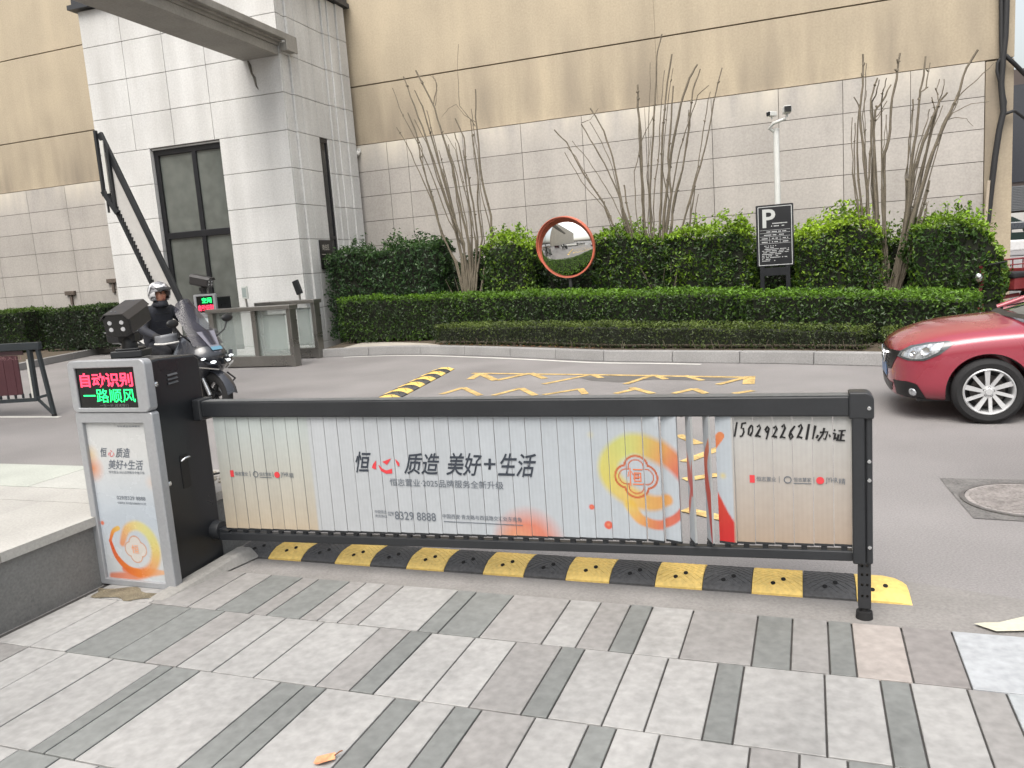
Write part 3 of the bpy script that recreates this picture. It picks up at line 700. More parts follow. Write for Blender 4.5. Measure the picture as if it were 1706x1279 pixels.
bare_tree('leftmost of the three bare pruned trees, narrow fan of thin stems', [
 ([(370, 338), (420, 470), (470, 610), (520, 760), (590, 960), (640, 1080), (650, 1200)], .028), ([(425, 312), (510, 480), (545, 600), (590, 740), (620, 900), (660, 1080), (670, 1220)], .034),
 ([(420, 400), (455, 470), (490, 590), (540, 760), (590, 940), (630, 1140)], .028), ([(390, 500), (430, 600), (445, 700), (490, 850), (540, 1040), (600, 1160)], .026), ([(340, 565), (385, 640), (440, 760), (500, 900), (550, 1050), (610, 1180)], .018),
 ([(600, 525), (640, 610), (650, 740), (680, 900), (700, 1060), (690, 1200)], .028), ([(690, 395), (690, 520), (705, 640), (720, 800), (760, 960), (765, 1080), (730, 1200)], .03), ([(668, 530), (680, 640), (700, 760), (700, 900), (720, 1060), (700, 1200)], .024),
 ([(598, 590), (620, 660), (645, 790), (670, 980), (680, 1180)], .022), ([(570, 640), (590, 780), (620, 950), (650, 1180)], .022), ([(500, 330), (520, 380), (505, 460)], .007), ([(615, 195), (612, 330), (620, 470), (660, 520), (690, 560)], .007), ([(540, 520), (570, 480), (605, 462), (640, 510), (690, 540)], .006),
 ([(485, 330), (512, 350), (520, 400), (512, 470)], .006)], (778, 478), -2.3, 533, 0, S, 30)
bare_tree('middle one of the three bare pruned trees, widest fan with the tallest stem', [
 ([(1040, 575), (1095, 630), (1170, 770), (1260, 900), (1310, 1020), (1400, 1150)], .024), ([(1160, 550), (1220, 650), (1280, 760), (1320, 850), (1370, 1000), (1420, 1160)], .024), ([(1200, 480), (1260, 580), (1300, 700), (1330, 850), (1360, 1000), (1430, 1150)], .028),
 ([(1410, 375), (1410, 470), (1425, 640), (1435, 850), (1440, 1010), (1480, 1170)], .04), ([(1518, 150), (1495, 250), (1490, 400), (1480, 600), (1465, 850), (1470, 1020), (1500, 1180)], .026), ([(1562, 240), (1535, 430), (1520, 600), (1515, 850), (1510, 1000), (1510, 1180)], .03),
 ([(1568, 380), (1560, 520), (1545, 700), (1560, 860), (1540, 1010), (1520, 1180)], .03), ([(1675, 285), (1640, 345), (1600, 470), (1570, 620), (1545, 800), (1525, 1000), (1520, 1160)], .038), ([(1688, 305), (1655, 400), (1640, 560), (1610, 750), (1570, 900), (1560, 1010), (1530, 1180)], .028),
 ([(1785, 300), (1760, 400), (1730, 560), (1700, 690), (1660, 830), (1610, 1000), (1560, 1150)], .022), ([(1665, 790), (1655, 900), (1640, 1010), (1580, 1170)], .026), ([(1485, 500), (1430, 620), (1395, 760), (1400, 900), (1420, 1050)], .011), ([(1235, 480), (1200, 530), (1160, 545)], .006), ([(1350, 820), (1360, 900), (1400, 1080)], .028),
 ([(1470, 600), (1450, 780), (1480, 1000)], .010)], (1104, 478), -2.5, 533, 0, S, 26)
bare_tree('rightmost of the three bare pruned trees with forked stub ends', [
 ([(990, 240), (990, 380), (975, 490), (985, 600), (1000, 760), (1020, 1000), (1070, 1150)], .032), ([(950, 430), (975, 480), (965, 620), (970, 800), (990, 980), (1040, 1120)], .024), ([(1055, 345), (1025, 440), (1030, 600), (1020, 720), (1010, 900), (1030, 1050), (1060, 1160)], .026), ([(1062, 352), (1050, 410), (1030, 450)], .016),
 ([(1115, 375), (1075, 450), (1045, 490), (1040, 620), (1040, 800), (1050, 1000), (1080, 1160)], .028), ([(1095, 345), (1080, 400), (1072, 450)], .016), ([(1155, 235), (1140, 350), (1115, 480), (1105, 620), (1085, 680), (1085, 900), (1090, 1080), (1100, 1180)], .036),
 ([(1268, 250), (1250, 380), (1240, 440), (1230, 580), (1200, 750), (1190, 900), (1170, 1060), (1140, 1170)], .03), ([(1288, 278), (1270, 390), (1245, 410)], .018), ([(1365, 410), (1330, 450), (1300, 520), (1260, 620), (1215, 760), (1190, 950), (1160, 1080)], .034), ([(1330, 350), (1315, 400), (1328, 455)], .014), ([(1350, 350), (1340, 420), (1325, 455)], .012), ([(1295, 430), (1310, 500), (1300, 530)], .016),
 ([(1500, 220), (1450, 300), (1420, 400), (1380, 490), (1330, 600), (1280, 730), (1230, 900), (1180, 1080), (1140, 1180)], .036), ([(1570, 280), (1500, 350), (1430, 410), (1390, 460), (1340, 560)], .012), ([(1550, 450), (1470, 460), (1390, 500), (1350, 560)], .009), ([(1285, 800), (1270, 870), (1240, 980), (1200, 1100)], .03), ([(1480, 560), (1450, 525), (1400, 520), (1370, 530)], .006),
 ([(1215, 790), (1200, 950), (1190, 1100)], .03), ([(1170, 1060), (1230, 1030), (1250, 990)], .02)], (1483, 474), -2.7, 1066, 0, S, 34)
# ------------------------------------------------------------------ advertising barrier
m_black = M('black_powder_coat', (36, 38, 41), .42, .10, 5, 60, .03)
m_blackg = M('black_cabinet_paint', (27, 29, 32), .32, .08, 3, 50, .02)
m_silver = M('grey_frame_paint', (150, 152, 155), .42, .06, 4, 60, metal=.25)
m_chrome = M('chrome', (210, 212, 214), .12, 0, metal=1.)
m_ink = M('dark_print', (44, 50, 60), .6, .0); m_ink2 = M('grey_print', (92, 98, 106), .6, 0); m_red = M('red_print', (196, 56, 62), .6, 0); m_orange = M('orange_print', (198, 108, 70), .6, 0)
m_marker = M('marker_ink', (16, 16, 18), .4, 0)

def mixc(a, b, k): return a + (b - a) * np.clip(k, 0, 1)[..., None]
def slin(c): return np.array(lin(c))
def seg_field(U, Z, pts):
    """pts: (u, z, half width, colour): blended colour and signed closeness of a tapering ribbon"""
    best = np.full(U.shape, -9.); colr = np.zeros(U.shape + (3,))
    for (u0, z0, w0, c0), (u1, z1, w1, c1) in zip(pts[:-1], pts[1:]):
        dx, dz = u1 - u0, z1 - z0; l2 = dx * dx + dz * dz; k = np.clip(((U - u0) * dx + (Z - z0) * dz) / l2, 0, 1)
        d = np.hypot(U - u0 - k * dx, Z - z0 - k * dz); wv = w0 + (w1 - w0) * k; e = (wv - d) / np.maximum(wv, 1e-6)
        cc = slin(c0) + (slin(c1) - slin(c0)) * k[..., None]; up = e > best
        best = np.where(up, e, best); colr[up] = cc[up]
    return best, colr
def smooth_pts(pts):
    n = len(pts); out = []
    A = [np.array([*p[:3], *p[3]], float) for p in pts]
    for i in range(n - 1):
        p0, p1, p2, p3 = A[max(i - 1, 0)], A[i], A[i + 1], A[min(i + 2, n - 1)]
        for k in range(6):
            s = k / 6; out.append(.5 * (2 * p1 + (p2 - p0) * s + (2 * p0 - 5 * p1 + 4 * p2 - p3) * s * s + (3 * p1 - p0 - 3 * p2 + p3) * s ** 3))
    out.append(A[-1]); return [(q[0], q[1], max(q[2], .002), tuple(np.clip(q[3:], 0, 255))) for q in out]
def ribbon(out, U, Z, pts, soft=.25, op=1.):
    pts = smooth_pts(pts)
    e, c = seg_field(U, Z, pts); k = np.clip(e / soft, 0, 1) * op; out[:] = out * (1 - k[..., None]) + c * k[..., None]
def blob(out, U, Z, u, z, r, c, soft, op=1.):
    d = np.hypot(U - u, Z - z); k = np.clip((r - d) / soft, 0, 1) * op; out[:] = out * (1 - k[..., None]) + slin(c) * k[..., None]
def flower(U, Z, u, z, r):                           # signed distance of a four-lobed outline
    d = np.minimum.reduce([np.hypot(U - u - r * .45 * a, Z - z - r * .45 * b) - r * .55 for a, b in ((1, 0), (-1, 0), (0, 1), (0, -1))]); return d
def print_face(U, Z):
    """the printed advertisement on the slats, as colours over (u, z)"""
    out = np.empty(U.shape + (3,)); g = np.clip((U + 2.7) / 2.2, 0, 1)
    out[:] = mixc(mixc(slin((196, 199, 202))[None], slin((189, 198, 206))[None], g.ravel()), slin((204, 212, 220))[None], ((Z - .3) / .6 * .25).ravel()).reshape(out.shape)
    v = np.clip((Z - .27) / .55, 0, 1)
    tanL = mixc(slin((202, 187, 164))[None], slin((196, 204, 202))[None], (v ** .8).ravel()).reshape(out.shape)
    tanR = mixc(slin((182, 158, 134))[None], slin((196, 196, 194))[None], (v ** .8).ravel()).reshape(out.shape)
    kL = np.clip((-2.70 - U) / .012, 0, 1)[..., None]; out[:] = out * (1 - kL) + tanL * kL
    blob(out, U, Z, -1.50, .25, .20, (222, 130, 104), .10, .95); blob(out, U, Z, -1.56, .24, .13, (226, 176, 130), .11, .7)
    Y, O, Rd = (222, 206, 84), (228, 158, 58), (206, 66, 52)
    ribbon(out, U, Z, [(-.575, .80, .02, (226, 140, 90)), (-.66, .66, .03, (214, 90, 60)), (-.60, .46, .045, Rd), (-.55, .34, .07, (204, 44, 44)), (-.50, .26, .07, (204, 40, 40))], .2)
    ribbon(out, U, Z, [(-.70, .56, .016, Rd), (-.76, .44, .022, (214, 84, 50)), (-.85, .385, .028, (222, 110, 54)), (-.94, .40, .03, O), (-.99, .47, .034, (226, 196, 90))], .4, .86)
    ribbon(out, U, Z, [(-.82, .50, .034, O), (-.90, .485, .05, (228, 170, 64)), (-1.0, .52, .062, (226, 192, 86)), (-1.075, .60, .062, Y), (-1.07, .69, .062, (216, 208, 96)), (-.98, .755, .066, (208, 208, 100)), (-.87, .735, .068, (224, 176, 70)), (-.78, .68, .06, (222, 120, 56)), (-.71, .60, .045, Rd), (-.69, .54, .02, Rd)], .45, .86)
    d = flower(U, Z, -.955, .605, .098)
    for off, wd in ((0, .0065), (-.018, .0045)):
        k = np.clip((wd - np.abs(d - off)) / .003, 0, 1)[..., None]; out[:] = out * (1 - k) + slin((200, 104, 62)) * k
    for u, z, r in ((-1.173, .452, .016), (-1.097, .367, .023)): blob(out, U, Z, u, z, r, (222, 96, 74), .006); blob(out, U, Z, u, z + r * .1, r * .55, (232, 150, 116), .01, .8)
    blob(out, U, Z, -1.16, .80, .022, (226, 214, 140), .03, .6); blob(out, U, Z, -.57, .62, .02, (226, 206, 120), .02, .8)
    kR = np.clip((U + .530) / .006, 0, 1)[..., None]; out[:] = out * (1 - kR) + tanR * kR
    return out

t = empty('barrier_gate', BO, R(BA), 'advertising barrier in front with long slatted billboard arm and silver fronted black cabinet', 'barrier')
gate = t
# --- arm
mb = MB(); mb.box((-3.46, -.035, .888), (-.05, .045, .975)); arm = mb.build('arm', m_black, t, bevel=.008)
mb = MB(); mb.box((-3.46, -.030, .9755), (-.05, .040, .9775)); mb.build('sky_sheen_strip', M('sky_lit_top_paint', (92, 94, 95), .5, .2, 3, 40), arm)  # paler strip paints the sky's reflection onto the arm's top face
zb = lambda u: .333 + (u + .035) * (.333 - .243) / 3.29        # lower edge of the slats
rb = lambda u: zb(u) - .045
mb = MB(); mb.bar((-3.40, .005, rb(-3.40) - .006), (-.03, .005, rb(-.03) - .006), .045, .046); mb.build('bottom_rail', m_black, arm, bevel=.006)
mb = MB(); mb.box((-.045, -.04, .255), (.004, .05, .93)); mb.box((.008, -.03, .255), (.034, .045, .92)); mb.box((-.01, -.02, .255), (.02, .035, .9))
mb.build('end_post', m_black, arm, bevel=.007)
mb = MB(); rc = [(-.055, .880), (.040, .880), (.040, .955)] + [(.040 - .035 + .035 * math.cos(a), .955 + .035 * math.sin(a)) for a in np.linspace(.2, 1.57, 5)] + [(-.055, .990)]
mb.prism(rc, -.042, .052, fn=lambda a, b, h: (a, h, b)); mb.build('corner_cap', m_black, arm, bevel=.006)
mb = MB()
for z in (.925, .70, .62, .33): mb.lathe([(.0, .006), (.008, .004), (.009, 0)], 10, (0, -1, 0), (.021, -.031 if z < .9 else -.043, z))
mb.build('bolt', m_chrome, arm, smooth=40)
# leg with drilled holes and a rubber foot
mb = MB()
hz = [.11, .16, .205, .245]
zz = [.055] + sum([[h - .006, h + .006] for h in hz], []) + [.262]
for a, b in zip(zz[:-1], zz[1:]):
    if any(abs((a + b) / 2 - h) < .001 for h in hz):
        for x0, x1 in ((-.024, -.014), (-.004, .006), (.016, .026)): mb.box((x0, -.022, a), (x1, .028, b))
    else: mb.box((-.024, -.022, a), (.026, .028, b))
leg = mb.build('leg', m_black, arm)
mb = MB(); mb.lathe([(0, .06), (.016, .06), (.016, .038), (.032, .036), (.034, .012), (.036, .0), (0, 0)], 16); mb.build('foot', M('black_rubber', (24, 24, 25), .8, .2), arm, smooth=40)
# slats
u0, u1, ns = -3.325, -.036, 41; wd = (u1 - u0) / ns
special = {30: (14, -.01), 31: (20, -.008), 32: (66, 0), 33: (66, 0), 34: (12, -.006)}
Vs, Fs, Cs, Ms = [], [], [], []; off = 0
gu, gz = 14, 120
edge_V, edge_F = MB(), None
for i in range(ns):
    a, b = u0 + i * wd, u0 + (i + 1) * wd; gap = .0013; ang, dy = special.get(i, (random.uniform(-.8, .8), random.uniform(-.001, .001)))
    if i == 32: a, b = a + .004, b + .004
    ca, sa = math.cos(R(ang)), math.sin(R(ang)); cu_ = (a + b) / 2; lean = .004 * (i > 29 and i < 35)
    xs_ = np.linspace(a + gap, b - gap, gu + 1); zlo = zb(cu_) ; zs_ = np.linspace(zlo, .889, gz + 1)
    U, Z = np.meshgrid(xs_, zs_); tl = (.889 - Z) / .6 * lean
    X = cu_ + (U - cu_) * ca + tl; Y = -.012 + dy - (U - cu_) * sa * 1.0
    Vs.append(np.stack([X, Y, Z], -1).reshape(-1, 3)); r_, c_ = np.meshgrid(np.arange(gz), np.arange(gu), indexing='ij'); k = (r_ * (gu + 1) + c_).ravel()
    Fs.append(np.stack([k, k + 1, k + gu + 2, k + gu + 1], 1) + off); off += len(Vs[-1])
    Um, Zm = (U[:-1, :-1] + U[1:, 1:]) / 2, (Z[:-1, :-1] + Z[1:, 1:]) / 2; rib = 1 + .022 * np.sin((Um - a) / wd * 2 * math.pi * 4) 
    fade = random.uniform(.955, 1.03)
    Cs.append((print_face(Um, Zm) * (.66 * fade * rib)[..., None]).reshape(-1, 3))
    # aluminium body behind the printed face, with turned edges
    def P(u, y, z): return (cu_ + (u - cu_) * ca + sa * y + (.889 - z) / .6 * lean, -.012 + dy - (u - cu_) * sa + ca * y, z)
    A, B_ = a + gap, b - gap
    vs = [P(A, .0004, zlo), P(B_, .0004, zlo), P(B_, .010, zlo), P(A, .010, zlo), P(A, .0004, .8888), P(B_, .0004, .8888), P(B_, .010, .8888), P(A, .010, .8888)]
    edge_V.add(vs, [(0, 3, 2, 1), (4, 5, 6, 7), (0, 1, 5, 4), (1, 2, 6, 5), (2, 3, 7, 6), (3, 0, 4, 7)], 0)
    edge_V.add([P(A, -.0015, zlo - .010), P(B_, -.0015, zlo - .010), P(B_, .011, zlo - .010), P(A, .011, zlo - .010), P(A, -.0015, zlo - .0005), P(B_, -.0015, zlo - .0005), P(B_, .011, zlo - .0005), P(A, .011, zlo - .0005)],
               [(0, 3, 2, 1), (4, 5, 6, 7), (0, 1, 5, 4), (1, 2, 6, 5), (2, 3, 7, 6), (3, 0, 4, 7)], 1)
    edge_V.box((cu_ - .012, -.006, rb(cu_) + .012), (cu_ + .012, .012, zlo - .0102), 1)
m_print = M('printed_slat_film', attr=True, rough=.45, var=.05, scale=2, fine=30, streak=12)
mesh_np('slat_panel', np.concatenate(Vs), np.concatenate(Fs), m_print, arm, np.concatenate(Cs))
edge_V.build('slat_body', [M('slat_aluminium', (176, 178, 178), .35, .06, metal=.6), m_black], arm, fix=False)
mb = MB(); mb.box((-.036, -.02, .30), (-.0455, .012, .888)); mb.build('edge_strip', M('pale_strip', (196, 196, 190), .5, .05), arm)
# lettering on the slats
Y0 = -.0150
text('恒', 'headline', m_ink, arm, -2.433, .590, Y0, width=.098, height=.112, shear=.34, bold=.012)
# stylised red heart stroke group standing for the second character
mb = MB()
def flat(pts, wds, y=Y0, mi=0):
    P = [Vector((p[0], 0, p[1])) for p in pts]; L_, R_ = [], []
    for i, p in enumerate(P):
        d = (P[min(i + 1, len(P) - 1)] - P[max(i - 1, 0)]).normalized(); n = Vector((-d.z, 0, d.x)); L_.append(p + n * wds[i]); R_.append(p - n * wds[i])
    n = len(P); mb.add([(q.x, y, q.z) for q in L_ + R_], [(i, i + 1, n + i + 1, n + i) for i in range(n - 1)], mi)
cx = -2.25
flat([(cx - .075, .612), (cx - .068, .635), (cx - .058, .655)], [.013, .009, .001]); flat([(cx - .045, .632), (cx - .03, .608), (cx - .005, .596), (cx + .025, .60), (cx + .03, .615)], [.002, .008, .009, .012, .001])
flat([(cx - .02, .65), (cx + .0, .645), (cx + .03, .668)], [.001, .012, .001]); flat([(cx + .055, .665), (cx + .068, .645), (cx + .072, .63)], [.001, .008, .005])
mb.build('headline_emblem', m_red, arm, fix=False)
text('质造', 'headline', m_ink, arm, -2.150, .588, Y0, width=.205, height=.112, shear=.34, bold=.012)
text('美好', 'headline', m_ink, arm, -1.913, .588, Y0, width=.200, height=.116, shear=.34, bold=.012)
text('+', 'headline', m_ink, arm, -1.706, .622, Y0, width=.062, height=.056, shear=.1, bold=.012)
text('生活', 'headline', m_ink, arm, -1.636, .590, Y0, width=.205, height=.116, shear=.34, bold=.012)
text('恒志置业·2025品牌服务全新升级', 'subtitle', m_ink2, arm, -2.239, .524, Y0, width=.628, height=.040, bold=.004)
text('8329 8888', 'phone_number', m_ink2, arm, -2.228, .344, Y0, width=.235, height=.044, bold=.004)
text('中国恒志', 'small_print', m_ink2, arm, -2.345, .372, Y0, width=.07, height=.018); text('贵宾热线', 'small_print', m_ink2, arm, -2.345, .350, Y0, width=.07, height=.016)
text('029/', 'small_print', m_ink2, arm, -2.268, .362, Y0, width=.035, height=.022)
text('中国西安·青龙路与西延路交汇处东南角', 'address', m_ink2, arm, -1.955, .362, Y0, width=.425, height=.024, bold=.004)
mb = MB(); mb.box((-1.95, Y0, .344), (-1.525, Y0 + .0008, .3475)); mb.build('underline', m_ink2, arm)
def logos(x, z, w_):
    s = w_ / .39
    mb = MB(); mb.box((x, Y0, z), (x + .022 * s, Y0 + .001, z + .036 * s)); mb.build('logo_mark', m_red, arm)
    text('恒志置业', 'logo_text', m_ink2, arm, x + .03 * s, z + .008 * s, Y0, width=.085 * s, height=.022 * s, bold=.006)
    mb = MB(); mb.lathe([(.017 * s, 0), (.013 * s, 0), (.013 * s, .001), (.017 * s, .001)], 18, (0, -1, 0), (x + .165 * s, Y0 + .001, z + .018 * s), closed=True); mb.build('logo_ring', m_ink2, arm)
    text('恒志慧家', 'logo_text', m_ink2, arm, x + .19 * s, z + .010 * s, Y0, width=.075 * s, height=.02 * s, bold=.006)
    mb = MB(); mb.box((x + .19 * s, Y0, z + .001), (x + .265 * s, Y0 + .001, z + .004)); mb.box((x + .128 * s, Y0, z + .004), (x + .130 * s, Y0 + .001, z + .034 * s)); mb.box((x + .275 * s, Y0, z + .004), (x + .277 * s, Y0 + .001, z + .034 * s)); mb.build('logo_rule', m_ink2, arm)
    mb = MB(); mb.lathe([(.0, .001), (.017 * s, .001), (.017 * s, 0)], 18, (0, -1, 0), (x + .302 * s, Y0 + .001, z + .018 * s)); mb.build('logo_mark', m_red, arm)
    text('JYHR', 'logo_text', m_ink2, arm, x + .325 * s, z + .003 * s, Y0, width=.05 * s, height=.030 * s, bold=.006); text('精', 'logo_text', m_ink2, arm, x + .378 * s, z + .003 * s, Y0, height=.028 * s)
logos(-3.248, .545, .405); logos(-.455, .592, .37)
text('恒', 'emblem_glyph', m_orange, arm, -.995, .562, Y0, width=.07, height=.085, bold=-.004)
# felt pen scrawl
mb = MB()
dg = {'1': [[(.6, 1), (.4, 0)]], '5': [[(.95, 1), (.35, .95), (.3, .6), (.6, .62), (.75, .35), (.55, .05), (.2, .02)]], '0': [[(.55, .85), (.25, .6), (.25, .2), (.55, .1), (.8, .4), (.75, .75), (.5, .85)]],
      '2': [[(.2, .75), (.5, .92), (.7, .7), (.45, .35), (.15, .05), (.45, .12), (.9, .05)]], '9': [[(.75, .7), (.5, .9), (.25, .65), (.45, .45), (.75, .7), (.65, .3), (.55, -.1)]], '6': [[(.8, 1), (.35, .6), (.2, .25), (.45, 0), (.7, .2), (.5, .4), (.25, .25)]],
      '办': [[(.15, .65), (.75, .7), (.65, .1), (.5, .2)], [(.45, 1), (.4, .5), (.1, .0)], [(.05, .45), (-.05, .2)], [(.9, .5), (1., .3)]], '证': [[(.1, .85), (.2, .75)], [(.05, .55), (.25, .55), (.2, .1), (.4, .25)], [(.45, .75), (1., .78)], [(.72, .75), (.7, .1)], [(.72, .45), (.95, .45)], [(.5, .5), (.48, .1)], [(.35, .08), (1.05, .04)]]}
x = -.522; cw = .0300
for k, ch in enumerate('15029226211办证'):
    w1 = cw * (1.7 if ord(ch) > 999 else .95 if ch != '1' else .7); zz0 = .797 - k * .0012 - (.004 if ord(ch) > 999 else 0) + random.uniform(-.003, .003); h = .062 * random.uniform(.88, 1.1)
    for st in dg[ch]:
        P = [(x + a * w1 + b * .008, zz0 + b * h) for a, b in st]; flat(P, [.0042 * random.uniform(.7, 1.25) for _ in P], Y0 - .0006)
    x += w1 * (1.02 if ch != '1' else .95) + .0045
mb.build('pen_scrawl', m_marker, arm, fix=False)

# --- cabinet
cab = MB(); prof = [(-.318, .02), (-.318, 1.244), (-.24, 1.250), (.02, 1.238), (.055, 1.21), (.06, .02)]       # side profile (y, z)
cab.prism(prof, -3.905, -3.425, fn=lambda a, b, h: (h, a, b)); cabo = cab.build('cabinet', m_blackg, t, bevel=.012)
def rrect(x0, x1, z0, z1, r, n=5):
    out = []
    for cx_, cz_, a0 in ((x1 - r, z1 - r, 0), (x0 + r, z1 - r, 90), (x0 + r, z0 + r, 180), (x1 - r, z0 + r, 270)):
        for k in range(n + 1): a = R(a0 + 90 * k / n); out.append((cx_ + r * math.cos(a), cz_ + r * math.sin(a)))
    return out
def ring(mb, outer, inner, y0, y1, mi=0):
    n = len(outer); V = [(a, y0, b) for a, b in outer] + [(a, y0, b) for a, b in inner] + [(a, y1, b) for a, b in outer] + [(a, y1, b) for a, b in inner]; F = []
    for i in range(n):
        j = (i + 1) % n; F += [(i, j, n + j, n + i), (2 * n + i, 3 * n + i, 3 * n + j, 2 * n + j), (i, 2 * n + i, 2 * n + j, j), (n + i, n + j, 3 * n + j, 3 * n + i)]
    mb.add(V, F, mi)
X0, X1 = -3.925, -3.392
mb = MB(); o_ = rrect(X0, X1, .985, 1.262, .032); i_ = rrect(X0 + .045, X1 - .078, 1.008, 1.222, .004); ring(mb, o_, i_, -.378, -.319); mb.build('screen_frame', m_silver, cabo, bevel=.006, smooth=35)
mb = MB(); mb.add([(X0 + .045, -.366, 1.008), (X1 - .078, -.366, 1.008), (X1 - .078, -.366, 1.222), (X0 + .045, -.366, 1.222)], [(0, 1, 2, 3)]); mb.build('display', M('led_screen', (10, 10, 12), .25, 0), cabo)
mb = MB(); o_ = rrect(X0, X1, .012, .983, .016); i_ = rrect(X0 + .042, X1 - .068, .045, .925, .003); ring(mb, o_, i_, -.372, -.319); mb.build('poster_frame', m_silver, cabo, bevel=.005, smooth=35)
# LED words, dots lit behind dark glass
m_ledr = M('led_red', (255, 62, 92), .5, 0, emit=((255, 60, 92), .8)); m_ledg = M('led_green', (40, 255, 130), .5, 0, emit=((30, 255, 120), .85)); m_ledd = M('led_dim', (96, 96, 96), .5, 0)
DY = -.368
text('自动识别', 'led_text', m_ledr, cabo, -3.856, 1.118, DY, width=.365, height=.078, bold=.028)
text('一路顺风', 'led_text', m_ledg, cabo, -3.846, 1.036, DY, width=.358, height=.074, bold=.006)
text('一车一杆 减速慢行', 'led_text', m_ledd, cabo, -3.74, 1.013, DY, width=.20, height=.016)
# poster
px0, px1, pz0, pz1 = X0 + .042, X1 - .068, .045, .925
U, Z = np.meshgrid(np.linspace(px0, px1, 91), np.linspace(pz0, pz1, 191)); Um, Zm = (U[:-1, :-1] + U[1:, 1:]) / 2, (Z[:-1, :-1] + Z[1:, 1:]) / 2
out = np.empty(Um.shape + (3,)); out[:] = mixc(slin((212, 214, 214))[None], slin((196, 205, 214))[None], (np.clip((.75 - Zm) / .3, 0, 1) * np.clip((Zm - .05) / .3, .3, 1)).ravel()).reshape(out.shape)
blob(out, Um, Zm, -3.875, .67, .085, (226, 150, 104), .08, .9); blob(out, Um, Zm, -3.875, .75, .06, (232, 196, 130), .06, .6); blob(out, Um, Zm, -3.48, .60, .05, (230, 200, 180), .05, .5); blob(out, Um, Zm, -3.868, .36, .016, (220, 120, 90), .008)
ribbon(out, Um, Zm, [(-3.83, .26, .012, (216, 90, 50)), (-3.80, .17, .018, (220, 110, 60)), (-3.73, .105, .024, (228, 130, 60)), (-3.66, .085, .03, (232, 150, 70))], .3)
ribbon(out, Um, Zm, [(-3.83, .26, .01, (220, 110, 60)), (-3.80, .315, .014, (226, 160, 80)), (-3.76, .335, .016, (232, 190, 100))], .3)
ribbon(out, Um, Zm, [(-3.76, .10, .02, (222, 110, 60)), (-3.64, .085, .036, (230, 130, 60)), (-3.55, .13, .042, (232, 160, 70)), (-3.515, .22, .045, (228, 200, 90)), (-3.545, .31, .042, (224, 216, 120)), (-3.62, .355, .038, (232, 214, 120)), (-3.70, .33, .034, (232, 180, 90)), (-3.745, .25, .025, (228, 140, 70))], .55, .8)
ribbon(out, Um, Zm, [(-3.85, .052, .03, (220, 112, 60)), (-3.72, .06, .04, (226, 120, 60)), (-3.60, .09, .035, (230, 140, 70)), (-3.46, .10, .012, (232, 180, 130))], .5, .8)
d = flower(Um, Zm, -3.655, .22, .075); k = np.clip(-d / .006, 0, 1)[..., None] * .8; out[:] = out * (1 - k) + slin((222, 214, 204)) * k; k = np.clip((.005 - np.abs(d)) / .003, 0, 1)[..., None] * .8; out[:] = out * (1 - k) + slin((212, 150, 110)) * k
r_, c_ = np.meshgrid(np.arange(190), np.arange(90), indexing='ij'); k = (r_ * 91 + c_).ravel()
mesh_np('poster', np.stack([U, np.full(U.shape, -.352), Z], -1).reshape(-1, 3), np.stack([k, k + 1, k + 92, k + 91], 1), M('poster_print', attr=True, rough=.25, var=.03), cabo, out.reshape(-1, 3) * .66)
YP = -.3535
text('恒', 'poster_text', m_ink2, cabo, -3.805, .735, YP, width=.05, height=.052, shear=.3, bold=.014); text('心', 'poster_text', m_red, cabo, -3.752, .738, YP, width=.045, height=.036, shear=.15); text('质造', 'poster_text', m_ink2, cabo, -3.700, .733, YP, width=.105, height=.054, shear=.3, bold=.014)
text('美好+生活', 'poster_text', m_ink2, cabo, -3.765, .668, YP, width=.25, height=.054, shear=.3, bold=.014)
text('恒志置业·2025品牌服务全新升级', 'poster_text', m_ink2, cabo, -3.765, .645, YP, width=.25, height=.015)
text('029/8329 8888', 'poster_text', m_ink2, cabo, -3.735, .50, YP, width=.20, height=.02, bold=.006); text('中国西安·青龙路与西延路交汇处', 'poster_text', m_ink2, cabo, -3.735, .475, YP, width=.20, height=.012)
text('恒志置业品牌服务', 'poster_text', m_ink2, cabo, -3.66, .900, YP, width=.16, height=.010); text('恒', 'poster_text', M('poster_orange', (214, 140, 96), .5, 0), cabo, -3.683, .196, YP, height=.05)
# fittings on the right side (x = -3.425)
sx_ = -3.425
mb = MB()
for z in (1.155, 1.133, 1.111): mb.add([(sx_ + .0015, -.20, z), (sx_ + .0015, -.13, z + .004), (sx_ + .010, -.13, z - .005), (sx_ + .010, -.20, z - .009), (sx_ + .0015, -.20, z - .012), (sx_ + .0015, -.13, z - .008)], [(0, 1, 2, 3), (3, 2, 5, 4), (0, 3, 4), (1, 5, 2)])
mb.build('vent', M('vent_lip', (70, 72, 75), .4, 0), cabo)
for y, z in ((-.285, 1.117), (-.285, .577)):
    mb = MB(); mb.lathe([(.013, 0), (.013, .006), (.009, .009), (0, .009)], 14, (1, 0, 0), (sx_, y, z)); mb.build('lock', m_chrome, cabo, smooth=40)
mb = MB(); mb.box((sx_, -.19, .52), (sx_ + .004, -.13, .705)); mb.build('handle_plate', M('black_plastic', (14, 14, 15), .5, .05), cabo, bevel=.004)
mb = MB(); mb.tube([(sx_ + .006, -.185, .675), (sx_ + .022, -.17, .69), (sx_ + .024, -.14, .692)], .006, 8); mb.build('handle', m_chrome, cabo, smooth=50)
# arm hub between cabinet and arm
mb = MB(); mb.box((-3.425, -.05, .87), (-3.37, .06, .99)); mb.build('arm_clamp', m_black, cabo, bevel=.008)
mb = MB(); mb.lathe([(0, .05), (.05, .05), (.055, .03), (.055, 0)], 18, (1, 0, 0), (-3.425, .01, .22)); mb.bar((-3.40, .01, .215), (-3.32, .01, .20), .05, .05); mb.build('lower_hub', m_black, cabo, smooth=40)

